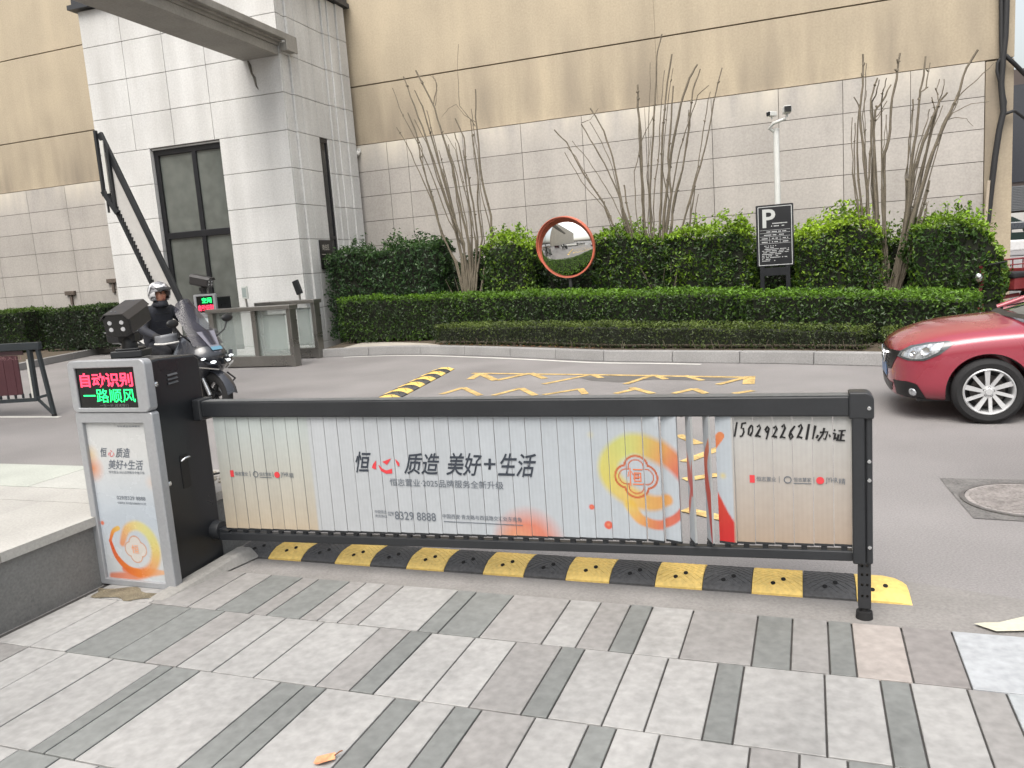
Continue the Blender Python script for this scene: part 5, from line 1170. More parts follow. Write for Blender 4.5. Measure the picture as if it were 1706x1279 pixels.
for s in (1, -1):
    h = MB(); P = [(.845, .025, .70), (.80, .19, .735), (.72, .275, .81), (.735, .26, .765), (.80, .17, .675), (.84, .03, .655)]
    h.add([(x + .012, y * s, z) for x, y, z in P] + [(x - .05, y * s * .95, z) for x, y, z in P], [(0, 1, 2, 3, 4, 5), (11, 10, 9, 8, 7, 6)] + [(i, (i + 1) % 6, 6 + (i + 1) % 6, 6 + i) for i in range(6)])
    ho = h.build('headlight', m_dl, t)
    mb = MB(); mb.ell((.828, .10 * s, .698), (.016, .048, .017), 14, 8); mb.ell((.775, .205 * s, .745), (.014, .034, .013), 12, 8); mb.build('lamp', m_lit, ho, smooth=0)
    mb = MB(); mb.bar((.845, .05 * s, .60), (.70, .29 * s, .66), .014, .016); mb.build('light_bar', M('chrome_trim', (210, 212, 214), .12, 0, metal=1.), ho)
    # mirror on a stalk and hand guard
    mb = MB(); mb.tube([(.52, .16 * s, .95), (.56, .32 * s, 1.06), (.55, .38 * s, 1.16)], .011, 8); mb.ell((.545, .40 * s, 1.20), (.03, .085, .05), 14, 8); mb.build('mirror', m_sk, t, smooth=60)
    mb = MB(); mb.tube([(.30, .12 * s, 1.0), (.24, .26 * s, 1.03), (.16, .38 * s, 1.0)], .016, 10); mb.build('handlebar', m_sk, t, smooth=60)
    g_ = MB(); g_.loft([[(x, s * y, z + dz) for dz in (.055, .02, -.03, -.06)] for x, y, z in ((.36, .22, 1.02), (.36, .31, 1.02), (.32, .40, 1.01), (.22, .44, 1.0))], closed=False); hg = g_.build('hand_guard', M('guard_grey', (110, 112, 116), .4, .05), t, smooth=0)
    sm = hg.modifiers.new('thick', 'SOLIDIFY'); sm.thickness = .012
    mb = MB(); mb.tube([(.368, .22 * s, .965), (.366, .31 * s, .96), (.325, .405 * s, .955), (.22, .45 * s, .96)], .011, 8); mb.build('guard_edge', M('white_plastic'), hg, smooth=60)
mb = MB(); mb.prism(rrect(-.075, .075, .84, .88, .01), -.004, .004, fn=lambda a, b, h: (.80 - (b - .835) * .8 + h, a, b)); mb.build('blue_sticker', M('pale_blue_plate', (92, 136, 158), .4, .03), t)
mb = MB(); mb.box((-1.25, -.17, .95), (-.88, .17, 1.22)); tb = mb.build('top_box', M('top_box_black', (30, 31, 33), .4, .08), t, bevel=.05, seg=3); mb = MB(); mb.box((-1.255, -.175, 1.085), (-.875, .175, 1.10)); mb.build('trim', M('chrome_trim'), tb, bevel=.004)
mb = MB(); mb.tube([(-.85, .13, .88), (-1.0, .13, .95), (-1.2, .1, .95), (-1.2, -.1, .95), (-1.0, -.13, .95), (-.85, -.13, .88)], .013, 8); mb.build('rack', m_alloy, t, smooth=60)
mb = MB(); [mb.tube([(.62, s * .24, .52), (.72, s * .27, .44), (.62, s * .25, .36), (.50, s * .22, .34)], .012, 8) for s in (1, -1)]; mb.build('crash_bar', m_sk, t, smooth=60)

# ------------------------------------------------------------------ rider
rt = empty('person', SP, R(SA), 'rider in dark padded jacket and grey patterned open face helmet sitting on the black scooter', 'person')
class Skel:
    def __init__(s): s.v = []; s.r = []; s.e = []
    def p(s, co, r, par=None):
        s.v.append(co); s.r.append(r if hasattr(r, '__len__') else (r, r))
        if par is not None: s.e.append((par, len(s.v) - 1))
        return len(s.v) - 1
    def build(s, name, mats, parent, sub=2):
        me = bpy.data.meshes.new(name); me.from_pydata(s.v, s.e, []); o = link(name, me, parent)
        o.modifiers.new('skin', 'SKIN'); me.skin_vertices or bpy.context.view_layer.objects
        for i, r in enumerate(s.r): me.skin_vertices[0].data[i].radius = r
        me.skin_vertices[0].data[0].use_root = True
        sb = o.modifiers.new('sub', 'SUBSURF'); sb.levels = sub; sb.render_levels = sub
        for m in mats: me.materials.append(m)
        bake(o); o.data.polygons.foreach_set('use_smooth', [True] * len(o.data.polygons))
        if not len(o.data.materials): [o.data.materials.append(m) for m in mats]
        return o
k = Skel()
pel = k.p((-.38, 0, .90), (.17, .145)); sp = k.p((-.36, 0, 1.06), (.165, .13), pel); ch = k.p((-.31, 0, 1.24), (.185, .145), sp); nb = k.p((-.27, 0, 1.385), (.10, .09), ch)
nk = k.p((-.245, 0, 1.44), (.062, .062), nb); hd = k.p((-.205, 0, 1.53), (.082, .098), nk); ht = k.p((-.20, 0, 1.62), (.075, .088), hd)
for s in (1, -1):
    sh = k.p((-.28, .19 * s, 1.34), (.088, .088), ch); el = k.p((-.12, .36 * s, 1.13), (.066, .066), sh); wr = k.p((.13, .34 * s, 1.035), (.045, .045), el); hn = k.p((.185, .325 * s, 1.03), (.042, .026), wr)
    kn0 = k.p((.235, .32 * s, 1.035), (.040, .022), hn)
    for q in range(4):
        y = (.285 + q * .022) * s; a = k.p((.262, y, 1.040 - .002 * q), .0095, kn0); b = k.p((.272 - .003 * abs(q - 1), y, 1.008), .009, a); k.p((.245, y, .990), .008, b)
    th_ = k.p((.20, .285 * s, 1.01), .011, hn); k.p((.235, .270 * s, .992), .009, th_)
    hp = k.p((-.30, .11 * s, .87), (.105, .105), pel); kn = k.p((.08, .20 * s, .84), (.078, .078), hp); an = k.p((.02, .19 * s, .50), (.05, .05), kn); he = k.p((.02, .19 * s, .445), (.048, .04), an); k.p((.17, .20 * s, .425), (.042, .03), he)
m_jk = M('dark_jacket', (38, 40, 48), .75, .25, 6, 40, .3); m_skin = M('skin', (196, 140, 118), .5, .06); m_glove = M('glove', (34, 34, 36), .7, .1); m_trs = M('dark_trousers', (34, 35, 40), .8, .15); m_shoe = M('shoe', (28, 28, 30), .6, .1)
body = k.build('body', [m_jk, m_skin, m_glove, m_trs, m_shoe], rt)
for pl in body.data.polygons:
    c_ = pl.center
    pl.material_index = 1 if c_.z > 1.455 else 2 if c_.x > .10 and c_.z > .97 else 4 if c_.z < .49 else 3 if c_.z < .93 else 0
# face details on the head (looking along +x, turned a little to the right of travel)
fx, fz = -.115, 1.545
def fsub(nm, mat, fn): mb = MB(); fn(mb); return mb.build(nm, mat, rt, smooth=0)
fsub('nose', m_skin, lambda m: m.loft([[(fx - .02 + d, y * wq, z) for y in (-1, 0, 1)] + [(fx - .03, 0, z)] for z, d, wq in ((fz + .025, .010, .008), (fz, .022, .011), (fz - .018, .034, .016), (fz - .028, .020, .014))]))
for s in (1, -1):
    fsub('eye', M('eye_dark', (30, 24, 22), .3, 0), lambda m: m.ell((fx - .004, .032 * s, fz + .018), (.006, .014, .006), 10, 6)); fsub('eyebrow', M('brow', (40, 32, 30), .8, 0), lambda m: m.tube([(fx - .004, .018 * s, fz + .036), (fx - .008, .048 * s, fz + .034)], .005, 6))
    fsub('ear', m_skin, lambda m: m.ell((-.21, .088 * s, fz), (.022, .012, .032), 10, 8))
fsub('mouth', M('lips', (150, 88, 82), .5, 0), lambda m: m.ell((fx - .006, 0, fz - .052), (.008, .024, .006), 12, 6))
# helmet: shell with open face, dark lining and chin strap
hc = Vector((-.205, 0, 1.575)); V = []; F = []; nA, nB = 36, 18
mb = MB(); rx, ry, rz_ = .155, .132, .150
def shell(scale):
    rows_ = []
    for j in range(nB + 1):
        th_ = R(4 + 128 * j / nB); rows_.append([hc + Vector((rx * scale * math.sin(th_) * math.cos(2 * math.pi * i / nA), ry * scale * math.sin(th_) * math.sin(2 * math.pi * i / nA), rz_ * scale * math.cos(th_))) for i in range(nA)])
    return rows_
S0, S1 = shell(1), shell(.9); n_ = nA
V = [p for r in S0 for p in r] + [p for r in S1 for p in r]; o1 = len(V) // 2
def keep(i, j): a = (i + .5) * 360 / nA; a = a - 360 if a > 180 else a; return not (abs(a) < 58 and j > nB * .60)
for j in range(nB):
    for i in range(nA):
        a, b, c_, d_ = j * n_ + i, j * n_ + (i + 1) % n_, (j + 1) * n_ + (i + 1) % n_, (j + 1) * n_ + i
        if keep(i, j):
            F += [(a, b, c_, d_), (o1 + d_, o1 + c_, o1 + b, o1 + a)]
            for (ni, nj, e0, e1) in (((i + 1) % nA, j, b, c_), ((i - 1) % nA, j, d_, a), (i, j + 1, c_, d_)):
                if nj >= nB or not keep(ni, nj): F.append((e1, e0, o1 + e0, o1 + e1))
F.append(tuple(range(nA - 1, -1, -1)))
mb.add(V, F)
m_hel = M('helmet_graphic', (120, 122, 126), .3, .0, coat=.6); tt = m_hel.node_tree; b_ = tt.nodes['Principled BSDF']
tc = tt.nodes.new('ShaderNodeTexCoord'); vo = tt.nodes.new('ShaderNodeTexNoise'); vo.inputs['Scale'].default_value = 9; vo.inputs['Detail'].default_value = 1; vo.inputs['Distortion'].default_value = 1.5; rp = tt.nodes.new('ShaderNodeValToRGB'); rp.color_ramp.interpolation = 'CONSTANT'
rp.color_ramp.elements[0].color = (*lin((58, 58, 62)), 1); rp.color_ramp.elements[1].position = .52; rp.color_ramp.elements[1].color = (*lin((196, 196, 198)), 1); e_ = rp.color_ramp.elements.new(.42); e_.color = (*lin((128, 128, 132)), 1)
tt.links.new(tc.outputs['Object'], vo.inputs['Vector']); tt.links.new(vo.outputs['Fac'], rp.inputs[0]); tt.links.new(rp.outputs[0], b_.inputs['Base Color'])
mb.build('helmet', m_hel, rt, smooth=50)
mb = MB(); mb.loft([[(hc.x + .148 * math.cos(a) + e * .05, hc.y + .126 * math.sin(a), hc.z + .055 + dz - e * .02) for e, dz in ((0, 0), (1, -.004), (1, .006), (0, .012))] for a in np.linspace(-1.0, 1.0, 9)]); mb.build('helmet_peak', m_sk, rt, smooth=40)
mb = MB(); mb.loft([[(-.205 + r_ * math.cos(a), r_ * .9 * math.sin(a), z) for a in np.linspace(0, 2 * math.pi, 17)[:-1]] for r_, z in ((.105, 1.40), (.098, 1.44), (.088, 1.475))], caps=False); sc_ = mb.build('collar', m_jk, rt, smooth=0); sc_.modifiers.new('th', 'SOLIDIFY').thickness = .012
for z in (1.12, 1.22, 1.31):
    mb = MB(); mb.tube([(-.36 + .20 * math.cos(a), .19 * math.sin(a), z) for a in np.linspace(-.6, .6, 7)], .004, 5); mb.build('jacket_seam', m_sk, rt)

# ------------------------------------------------------------------ red car (x forward, y to its left, z up), nose to the left of the photo
CS = .875; CP = Vector((3.99, 6.60, 0)); CAx = 180 + BA
cu_, cv_ = dirs(CAx)
CY = .80                                              # wheel plane from the middle
croot = CP - cv_ * CY * CS
t = empty('car', (croot.x, croot.y, 0), R(CAx), 'dark red sedan with silver alloy wheels driving in from the right edge of the photo', 'car'); t.scale = (CS,) * 3
m_red_p = M('red_car_paint', (146, 48, 64), .28, .05, 2, 60, metal=.15, coat=1.); m_cblk = M('car_black_trim', (20, 20, 22), .4, .1); m_cg = M('car_glass', (40, 52, 50), .04, 0, spec=.9)
#        x     half  z_bottom z_sill z_belt/shoulder z_top_center
st = [(.99, .30, .30, .44, .61, .70), (.965, .46, .24, .42, .64, .75), (.91, .60, .21, .42, .665, .795), (.82, .72, .20, .42, .695, .84), (.66, .815, .19, .42, .735, .89), (.42, .855, .18, .42, .785, .945), (.15, .87, .18, .42, .825, .978), (-.15, .875, .18, .42, .85, .998), (-.5, .875, .18, .42, .87, 1.005), (-.78, .875, .18, .42, .885, 1.015),
      (-1.2, .875, .18, .42, .90, .97), (-2.0, .875, .18, .42, .91, .98), (-2.7, .87, .18, .42, .93, 1.02), (-3.1, .85, .20, .42, .94, 1.05), (-3.45, .78, .24, .44, .92, 1.02), (-3.65, .62, .30, .46, .86, .93)]
def cx_(x): return .3 + (x - .3) * .77 if x > .3 else x
rings = []
for x, hw, zb_, zs_, zw, zt in st:
    x = cx_(x)
    half = [(0, zb_), (hw * .55, zb_), (hw * .90, zb_ + .02), (hw * .985, zb_ + .12), (hw, zs_), (hw * 1.0, (zs_ + zw) / 2), (hw * .995, zw - .05), (hw * .955, zw + .005), (hw * .86, zw + (zt - zw) * .42), (hw * .70, zw + (zt - zw) * .62), (hw * .40, zt - (zt - zw) * .12), (0, zt)]
    rings.append([(x, y, z) for y, z in half] + [(x, -y, z) for y, z in half[-2:0:-1]])
mb = MB(); mb.loft(rings); cb = mb.build('body', m_red_p, t, smooth=0, sub=2)
bake(cb)
# wheel arches cut out of the body
for wx in (0, -2.70):
    for s in (1, -1):
        mb = MB(); mb.lathe([(0, -.20), (.365, -.20), (.365, .40), (0, .40)], 48, (0, 1, 0), (wx, s * (.72 if s > 0 else .72 + .2 - .2), .315)) if s > 0 else mb.lathe([(0, -.40), (.365, -.40), (.365, .20), (0, .20)], 48, (0, 1, 0), (wx, -.72, .315))
        c_ = mb.build('cutter', m_cblk); c_.parent = t
        bo = cb.modifiers.new('cut', 'BOOLEAN'); bo.object = c_; bo.operation = 'DIFFERENCE'; bo.solver = 'EXACT'
        bpy.context.view_layer.update(); bake(cb); bpy.data.objects.remove(c_)
cb.data.polygons.foreach_set('use_smooth', [True] * len(cb.data.polygons))
try: cb.data.set_sharp_from_angle(angle=R(38))
except Exception: pass
if cb.data.materials and cb.data.materials[0] is None: cb.data.materials[0] = m_red_p
bmx = bmesh.new(); bmx.from_mesh(cb.data); bvh = BVHTree.FromBMesh(bmx)
def skin_patch(name, mat, top, bot, mode, n=24, m=8, lift=.004, parent=cb, thick=.010):
    """panel that follows the body: top and bottom curves as (a, z); side: a = x seen from the left; front: a = y seen from ahead"""
    ta, ba = np.array(top, float), np.array(bot, float)
    def samp(c, f):
        d = np.concatenate([[0], np.cumsum(np.hypot(np.diff(c[:, 0]), np.diff(c[:, 1])))]); d /= d[-1]; return np.array([np.interp(f, d, c[:, 0]), np.interp(f, d, c[:, 1])])
    V = []; ok = True
    for j in range(m + 1):
        for i in range(n + 1):
            p = samp(ba, i / n) * (1 - j / m) + samp(ta, i / n) * (j / m)
            p = (cx_(p[0]), p[1]) if mode in ('side', 'right') else p
            if mode == 'side': o_, d_ = Vector((p[0], 2, p[1])), Vector((0, -1, 0))
            elif mode == 'right': o_, d_ = Vector((p[0], -2, p[1])), Vector((0, 1, 0))
            elif mode == 'top': o_, d_ = Vector((p[0], p[1], 3)), Vector((0, 0, -1))
            else: o_, d_ = Vector((3, p[0], p[1])), Vector((-1, 0, 0))
            h, nr, *_ = bvh.ray_cast(o_, d_)
            if h is None: h, nr, *_ = bvh.find_nearest(o_ + d_ * 1.4)
            V.append(h + nr * lift)
    F = [(j * (n + 1) + i, j * (n + 1) + i + 1, (j + 1) * (n + 1) + i + 1, (j + 1) * (n + 1) + i) for j in range(m) for i in range(n)]
    mb = MB(); mb.add(V, F); return mb.build(name, mat, parent, smooth=0, fix=False)
m_lens = M('headlamp_lens', (176, 180, 184), .10, .5, 22, 50, metal=.5, coat=1.)
for md in ('side', 'right'):
    s = 1 if md == 'side' else -1
    hl = skin_patch('headlight', M('headlamp_dark', (70, 74, 76), .1, .2, 10, coat=1.), [(.865, .70), (.76, .755), (.58, .79), (.36, .805), (.285, .795)], [(.90, .645), (.80, .615), (.62, .62), (.45, .68), (.285, .785)], md, lift=.005)
    skin_patch('lamp_unit', m_lens, [(.835, .692), (.72, .743), (.55, .775), (.40, .788)], [(.86, .655), (.76, .63), (.62, .638), (.46, .706)], md, 18, 6, .009, hl)
    for xx, zz_, rr_ in ((.60, .708, .045), (.73, .682, .032)):
        h, nr, *_ = bvh.ray_cast(Vector((cx_(xx), 2 * s, zz_)), Vector((0, -s, 0))); mb = MB(); mb.lathe([(rr_, .008), (rr_ * .9, .016), (rr_ * .5, .010), (0, .018)], 20, nr, h); mb.build('reflector', m_chrome, hl, smooth=50)
    skin_patch('fog_light', m_cblk, [(.945, .395), (.80, .405), (.70, .385), (.58, .225)], [(.90, .25), (.80, .235), (.66, .215), (.575, .205)], md, 14, 6, .004)
    h, nr, *_ = bvh.ray_cast(Vector((cx_(.74), 2 * s, .30)), Vector((0, -s, 0))); mb = MB(); mb.lathe([(.042, .006), (.036, .014), (0, .016)], 18, nr, h); mb.build('fog_lamp', m_lens, cb, smooth=50)
    skin_patch('body_crease', M('panel_gap', (40, 12, 18), .6, 0), [(-.28, .84), (-.36, .80), (-.42, .5), (-.44, .22)], [(-.288, .84), (-.368, .80), (-.428, .5), (-.448, .22)], md, 24, 1, .002)
    skin_patch('door_gap', M('panel_gap'), [(-.62, .90), (-.66, .7), (-.66, .4), (-.70, .24)], [(-.628, .90), (-.668, .7), (-.668, .4), (-.708, .24)], md, 24, 1, .002)
    skin_patch('door_gap', M('panel_gap'), [(-1.72, .91), (-1.74, .7), (-1.74, .4), (-1.76, .24)], [(-1.728, .91), (-1.748, .7), (-1.748, .4), (-1.768, .24)], md, 24, 1, .002)
    skin_patch('sill_trim', m_cblk, [(-.42, .235), (-2.3, .235)], [(-.42, .20), (-2.3, .20)], md, 20, 2, .003)
    hd_ = MB()
    for xx in (-1.5, -2.45): h, nr, *_ = bvh.ray_cast(Vector((xx, 2 * s, .80)), Vector((0, -s, 0))); hd_.tube([h + Vector((.10, s * .004, 0)), h + Vector((.07, s * .035, .005)), h + Vector((-.07, s * .035, .01)), h + Vector((-.10, s * .004, .01))], .016, 8)
    hd_.build('door_handle', m_red_p, cb, smooth=60)
    tl_ = skin_patch('tail_light', M('tail_red', (130, 20, 24), .15, .05, coat=1.), [(-3.30, .86), (-3.55, .87), (-3.66, .84)], [(-3.36, .76), (-3.55, .74), (-3.66, .72)], md, 12, 5, .005)
# front: grille, emblem, plate, lower intake
gr = skin_patch('grille', m_cblk, [(-.64, .70), (-.3, .69), (0, .685), (.3, .69), (.64, .70)], [(-.46, .50), (-.2, .465), (0, .46), (.2, .465), (.46, .50)], 'front', 20, 8, .004)
mb = MB()
for z in (.52, .555, .59, .625):
    P = []
    for y in np.linspace(-.38, .38, 13):
        h, nr, *_ = bvh.ray_cast(Vector((3, y, z)), Vector((-1, 0, 0))); P.append(h + nr * .008)
    mb.tube(P, .006, 6)
mb.build('grille_bar', M('grille_grey', (60, 62, 64), .3, .05, metal=.6), gr, smooth=60)
mb = MB()
for s in (1, -1):
    P = []
    for y, z in ((.30, .655), (.20, .60), (.12, .54), (.04, .525)):
        h, nr, *_ = bvh.ray_cast(Vector((3, y * s, z)), Vector((-1, 0, 0))); P.append(h + nr * .012)
    mb.tube(P, .013, 8)
mb.build('grille_chrome', m_chrome, gr, smooth=60)
h, nr, *_ = bvh.ray_cast(Vector((3, 0, .60)), Vector((-1, 0, 0))); mb = MB(); mb.lathe([(.062, .012), (.062, .026), (.048, .026), (.048, .012)], 28, nr, h, closed=True); mb.build('emblem_ring', m_chrome, gr, smooth=40); mb = MB(); mb.bar(h + nr * .022 + Vector((0, -.078, 0)), h + nr * .022 + Vector((0, .078, 0)), .012, .022, up=tuple(nr)); mb.build('emblem_bar', m_chrome, gr)
mb = MB(); mb.box((.830, -.22, .40), (.842, .22, .53)); pl_ = mb.build('number_plate', M('blue_plate', (104, 132, 170), .4, .03), cb, bevel=.004); mb = MB(); mb.box((.813, -.24, .38), (.831, .24, .55)); mb.build('plate_holder', m_cblk, pl_)
skin_patch('lower_intake', m_cblk, [(-.50, .36), (0, .37), (.50, .36)], [(-.44, .27), (0, .265), (.44, .27)], 'front', 16, 5, .004)
# greenhouse
gh = [(-.36, .72, .985, 0), (-.82, .665, 1.17, 0), (-1.34, .60, 1.40, 0), (-2.0, .58, 1.44, 0), (-2.55, .57, 1.38, 0), (-3.0, .62, 1.16, 0), (-3.22, .66, 1.05, 0)]
rg = []
for x, hw, zt, _ in gh:
    zb2 = .93 if x < -.6 else .99; hb = .80 if x < -.8 else .74
    rg.append([(x, hb, zb2 - .04), (x, hb - (hb - hw) * .15, zb2 + (zt - zb2) * .1), (x, hw + .01, zt - .05 * min(1, (zt - .99) * 3)), (x, hw * .8, zt), (x, 0, zt + .015), (x, -hw * .8, zt), (x, -hw - .01, zt - .05 * min(1, (zt - .99) * 3)), (x, -hb + (hb - hw) * .15, zb2 + (zt - zb2) * .1), (x, -hb, zb2 - .04)])
mb = MB(); mb.loft(rg); cab_ = mb.build('cabin_glass', m_cg, t, smooth=35)
mb = MB(); rf = [[(x, s * hw * f, zt + .022 + .012 * (1 - abs(s * f))) for s, f in ((1, .98), (1, .7), (1, .3), (-1, .3), (-1, .7), (-1, .98))] for x, hw, zt in ((-1.32, .605, 1.385), (-1.7, .60, 1.425), (-2.0, .585, 1.44), (-2.55, .575, 1.385), (-2.68, .58, 1.34))]; mb.loft(rf, closed=False); rf_ = mb.build('roof', m_red_p, t, smooth=0); rf_.modifiers.new('th', 'SOLIDIFY').thickness = .03
mb = MB()
for s in (1, -1):
    mb.tube([(-.36, s * .725, .985), (-.82, s * .675, 1.16), (-1.32, s * .62, 1.385)], [.034, .028, .028], 8); mb.tube([(-2.6, s * .615, 1.36), (-3.0, s * .68, 1.17), (-3.3, s * .74, 1.02)], [.03, .05, .07], 8); mb.tube([(-1.30, s * .635, 1.385), (-2.0, s * .615, 1.43), (-2.6, s * .615, 1.36)], .022, 8)
mb.build('pillar', m_red_p, t, smooth=60)
mb = MB(); [mb.tube([(-1.78, s * .80, .93), (-1.80, s * .63, 1.40)], .03, 6) for s in (1, -1)]; mb.build('door_pillar', m_cblk, t, smooth=60)
mb = MB(); mb.loft([[(x, y, z) for y, x, z in ((.70, xx, zz_ - .01), (.35, xx + .10, zz_), (0, xx + .13, zz_ + .004), (-.35, xx + .10, zz_), (-.70, xx, zz_ - .01))] for xx, zz_ in ((-.33, .985), (-.41, 1.012))], closed=False); mb.build('cowl', m_cblk, t, smooth=0)
for s in (1, -1):
    mb = MB(); mb.tube([(-.72, s * .80, .96), (-.74, s * .92, .99)], .02, 8); mb.ell((-.76, s * .96, 1.01), (.06, .09, .06), 16, 10); mb.build('wing_mirror', m_red_p, t, smooth=60)
    mb = MB(); mb.tube([(-.40, s * .45, 1.02), (-.54, s * .15, 1.085), (-.60, -s * .05 + .02, 1.115)], .008, 6); mb.build('wiper', m_cblk, t)
# wheels: two-tone ten spoke alloys
def car_wheel(x, s):
    e = empty('wheel', (x, s * CY, .315), 0); e.parent = t; ax = (0, s, 0)
    mb = MB(); mb.lathe([(.205, -.10), (.27, -.105), (.30, -.085), (.315, -.05), (.315, .04), (.305, .075), (.275, .098), (.235, .09), (.222, .07)], 56, ax); mb.build('tyre', m_tyre, e, smooth=40)
    mb = MB(); mb.lathe([(.224, .085), (.228, .070), (.215, .055), (.205, .02), (.20, -.10), (.19, -.10), (.195, .02), (.203, .075), (.215, .092)], 56, ax, closed=True); mb.lathe([(0, .082), (.03, .082), (.036, .070), (.062, .066), (.066, .03), (0, .03)], 28, ax)
    for k in range(10):
        a = 2 * math.pi * k / 10 + .1; wd_ = .026 if k % 2 else .040; rr1 = Vector((math.cos(a), 0, math.sin(a))); a2 = a + .14; r2 = Vector((math.cos(a2), 0, math.sin(a2))); tt_ = Vector((-math.sin(a2), 0, math.cos(a2))); t1 = Vector((-math.sin(a), 0, math.cos(a))); Y = Vector((0, s, 0))
        A = [rr1 * .05 + t1 * .016 + Y * .066, rr1 * .05 - t1 * .016 + Y * .066, r2 * .208 - tt_ * wd_ * .6 + Y * .080, r2 * .208 + tt_ * wd_ * .6 + Y * .080]
        mb.add(A + [q - Y * .028 for q in A], [(0, 1, 2, 3), (7, 6, 5, 4), (0, 4, 5, 1), (1, 5, 6, 2), (2, 6, 7, 3), (3, 7, 4, 0)])
    mb.build('rim', M('wheel_alloy', (196, 197, 198), .36, .06, metal=.35), e, smooth=35)
    mb = MB(); mb.lathe([(.0, -.01), (.15, -.01), (.15, -.03), (0, -.03)], 36, ax); mb.build('brake_disc', M('brake_iron', (84, 80, 78), .5, .15, metal=.5), e, smooth=40); mb = MB(); mb.lathe([(.195, -.09), (.0, -.09)], 36, ax); mb.build('wheel_back', m_cblk, e)
    mb = MB()
    for k in range(5): a = 2 * math.pi * k / 5 + .4; mb.lathe([(.011, 0), (.011, .006), (0, .002)], 8, ax, (.043 * math.cos(a), s * .064, .043 * math.sin(a)))
    mb.build('wheel_bolt', m_cblk, e)
for x in (0, -2.70):
    for s in (1, -1): car_wheel(x, s)
mb = MB()
for x in (0, -2.70):
    for s in (1, -1): mb.loft([[(x + r_ * math.cos(a), s * y_, .315 + r_ * math.sin(a)) for r_, y_ in ((.36, .59), (.36, .81), (.352, .81), (.352, .59))] for a in np.linspace(-.1, 3.24, 24)])
mb.build('arch_lining', m_cblk, t)
mb = MB(); mb.box((-3.3, -.70, .20), (.60, .70, .40)); mb.build('underbody', m_cblk, t)
bmx.free()

# ------------------------------------------------------------------ red cargo tricycle beyond the hedge
q_ = G(1697, 545); t = empty('cargo_tricycle', (q_.x + .3, q_.y + .5, 0), R(-155), 'red cargo tricycle with railed load bed parked beyond the end of the hedge', 'tricycle')
m_tr = M('tricycle_red', (120, 44, 46), .5, .25, 5, 50)
mb = MB(); mb.box((-1.5, -.5, .56), (.0, .5, .62)); mb.box((-1.5, -.5, .62), (.0, -.47, .88)); mb.box((-1.5, .47, .62), (.0, .5, .88)); mb.box((-1.5, -.47, .62), (-1.47, .47, .88)); mb.box((-.03, -.47, .62), (0, .47, .95)); mb.build('load_bed', m_tr, t, bevel=.008)
mb = MB()
for s in (1, -1):
    for x in np.linspace(-1.48, -.02, 6): mb.tube([(x, s * .49, .88), (x, s * .49, 1.08)], .012, 6)
    mb.tube([(-1.5, s * .49, 1.08), (0, s * .49, 1.08)], .016, 6); mb.tube([(-1.5, s * .49, .98), (0, s * .49, .98)], .010, 6)
mb.build('rail', m_tr, t)
mb = MB(); mb.tube([(0, 0, .5), (.55, 0, .48), (.86, 0, .62), (.98, 0, 1.05)], .035, 8); mb.tube([(.93, 0, .85), (1.1, 0, .3)], .03, 8); mb.box((.05, -.22, .62), (.45, .22, .80)); mb.build('frame', m_tr, t, smooth=40)
mb = MB(); mb.box((.02, -.24, .80), (.48, .24, .90)); mb.build('seat', m_seat, t, bevel=.03); mb = MB(); mb.tube([(.86, -.36, 1.10), (.98, -.1, 1.05), (.98, .1, 1.05), (.86, .36, 1.10)], .016, 8); mb.build('handlebar', m_sk, t, smooth=60)
mb = MB(); mb.ell((1.06, 0, .86), (.07, .09, .09), 14, 8); mb.build('headlight', m_chrome, t, smooth=0)
for x, y in ((-1.0, .42), (-1.0, -.42), (1.1, 0)):
    e = empty('wheel', (x, y, .29)); e.parent = t; mb = MB(); mb.lathe([(.22, -.04), (.27, -.045), (.29, 0), (.27, .045), (.22, .04)], 28, (0, 1, 0), closed=True); mb.build('tyre', m_tyre, e, smooth=50); mb = MB(); mb.lathe([(0, .05), (.05, .05), (.22, .02), (.22, -.02), (.05, -.05), (0, -.05)], 24, (0, 1, 0)); mb.build('rim', m_tr, e, smooth=40)

# ------------------------------------------------------------------ far end of the street on the right
def far_box(name, label, cat, x, y, rz, sx, sy, h, mat): 
    t = empty(name, (x, y, 0), R(rz), label, cat); mb = MB(); mb.box((-sx / 2, 0, 0), (sx / 2, sy, h)); mb.build('wall', mat, t); return t
f1 = G(1700, 402); dirf = Vector((f1.x, f1.y, 0)).normalized()
def farp(x, dist): v = _ray(x, 384); v.z = 0; v.normalize(); return v * dist
p = farp(1715, 96); t = far_box('far_building', 'dark brown office building with pale ground floor at the far right end of the street', 'building', p.x, p.y, -32, 46, 14, 17, M('far_brown', (70, 60, 56), .5, .15, .3))
mb = MB()
for k in range(9): mb.box((-22 + k * 5, -.15, 6.2), (-18.2 + k * 5, -.02, 15.5))
mb.build('window', M('far_window', (52, 54, 60), .15, .1), t)
mb = MB(); mb.box((-23, -.5, 3.4), (23, 0, 5.8)); 
for k in range(14): mb.box((-23, -.6, 3.6 + k * .16), (23, -.5, 3.68 + k * .16))
mb.build('louvre', M('far_louvre', (104, 106, 108), .5, .1), t)
mb = MB(); mb.box((-23, -.8, 0), (23, -.1, 3.2)); mb.build('ground_floor', M('far_pale', (176, 174, 170), .6, .1, .5), t)
mb = MB()
for k in range(12): mb.box((-22 + k * 3.7, -.9, .2), (-20 + k * 3.7, -.8, 2.7))
mb.build('shop_window', M('far_window'), t)
p = farp(1700, 74); mb = MB(); mb.box((-14, 0, 0), (14, 18, 1.25)); o = mb.build('terrace', M('terrace_grey', (110, 110, 110), .85, .15, .4)); o.location = (p.x, p.y, 0); o.rotation_euler = (0, 0, R(-28)); tag(o, kind='structure')
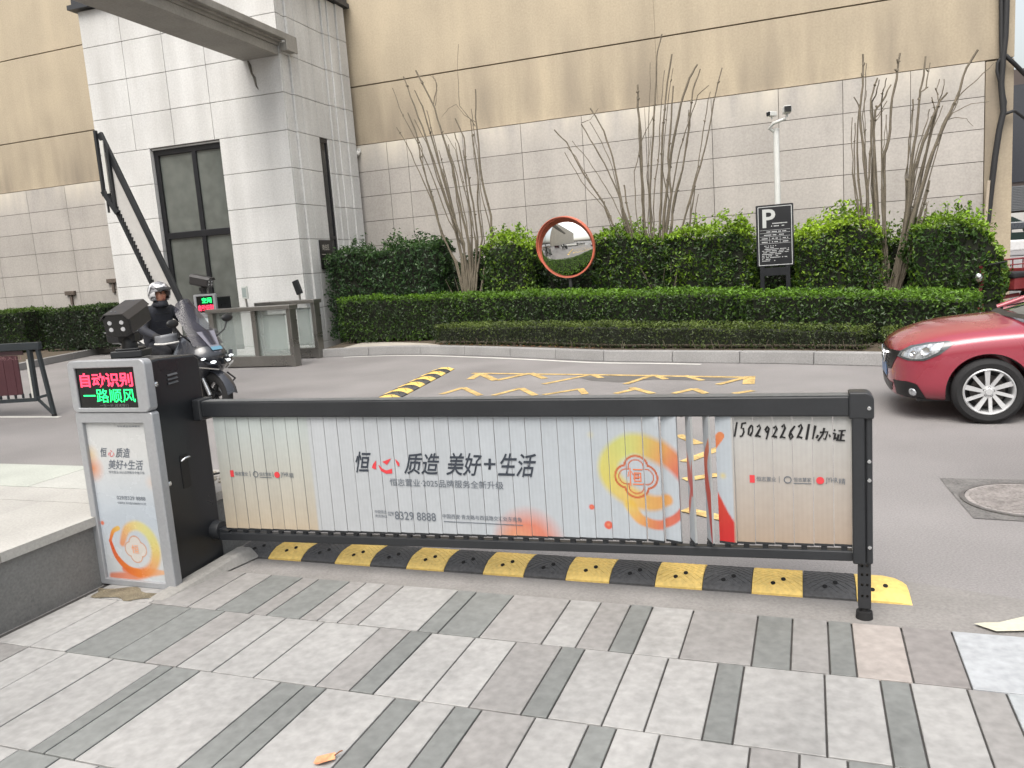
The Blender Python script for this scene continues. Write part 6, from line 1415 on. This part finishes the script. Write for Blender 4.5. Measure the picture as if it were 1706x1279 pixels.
def small_car(label, x, dist, z, rz, colr):
    p = farp(x, dist); t = empty('parked_car', (p.x, p.y, z), R(rz), label, 'car')
    mb = MB(); prof = [(2.1, .35), (2.15, .6), (2.0, .78), (1.0, .95), (-1.75, .98), (-2.15, .95), (-2.2, .5), (-2.1, .3)]
    mb.prism(prof, -.85, .85, fn=lambda a, b, h: (a, h, b)); mb.build('body', M('far_car_' + '_'.join(map(str, colr)), colr, .3, .05, coat=.6), t, bevel=.08)
    mb = MB(); mb.loft([[(x, y, z_) for x, z_ in ((1.0 - i, .95), (.25 - i * .5, 1.40), (-1.1 + i * .5, 1.42), (-1.9 + i, .97))] for y, i in ((-.72, .15), (-.6, 0), (.6, 0), (.72, .15))], closed=True); mb.build('cabin', M('car_glass'), t, smooth=30)
    for x in (1.35, -1.35):
        for y in (.8, -.8): mb = MB(); mb.lathe([(0, .1), (.18, .1), (.32, .08), (.32, -.08), (0, -.1)], 20, (0, math.copysign(1, y), 0), (x, y, .32)); mb.build('wheel', m_tyre, t, smooth=40)
small_car('small dark parked car on the raised terrace at the far right', 1680, 80, 1.25, -30, (60, 64, 70)); small_car('small white parked car on the road at the far right', 1706, 58, 0, -40, (200, 200, 200))

# ------------------------------------------------------------------ pieces of a part that stand apart become parts of their own
def split_loose(o):
    bm = bmesh.new(); bm.from_mesh(o.data); seen = set(); isl = []
    for v in bm.verts:
        if v.index in seen: continue
        st_, cur = [v], []; seen.add(v.index)
        while st_:
            q = st_.pop(); cur.append(q.index)
            for e in q.link_edges:
                k = e.other_vert(q)
                if k.index not in seen: seen.add(k.index); st_.append(k)
        isl.append(set(cur))
    bm.free()
    if len(isl) < 2 or len(isl) > 60: return
    for s in isl:
        c = o.copy(); c.data = o.data.copy(); COL.objects.link(c); c.parent = o.parent
        bm = bmesh.new(); bm.from_mesh(c.data); bm.verts.ensure_lookup_table()
        bmesh.ops.delete(bm, geom=[v for v in bm.verts if v.index not in s], context='VERTS'); bm.to_mesh(c.data); bm.free()
    bpy.data.objects.remove(o)
for nm in ('fork', 'crash_bar', 'pillar', 'door_pillar', 'arch_lining', 'window', 'shop_window', 'screw', 'wheel_bolt', 'bolt', 'door_handle', 'post', 'wing_clamp', 'logo_rule'):
    for o in [q for q in bpy.data.objects if q.type == 'MESH' and q.name.split('.')[0] == nm and not q.children and q.parent is not None]: split_loose(o)
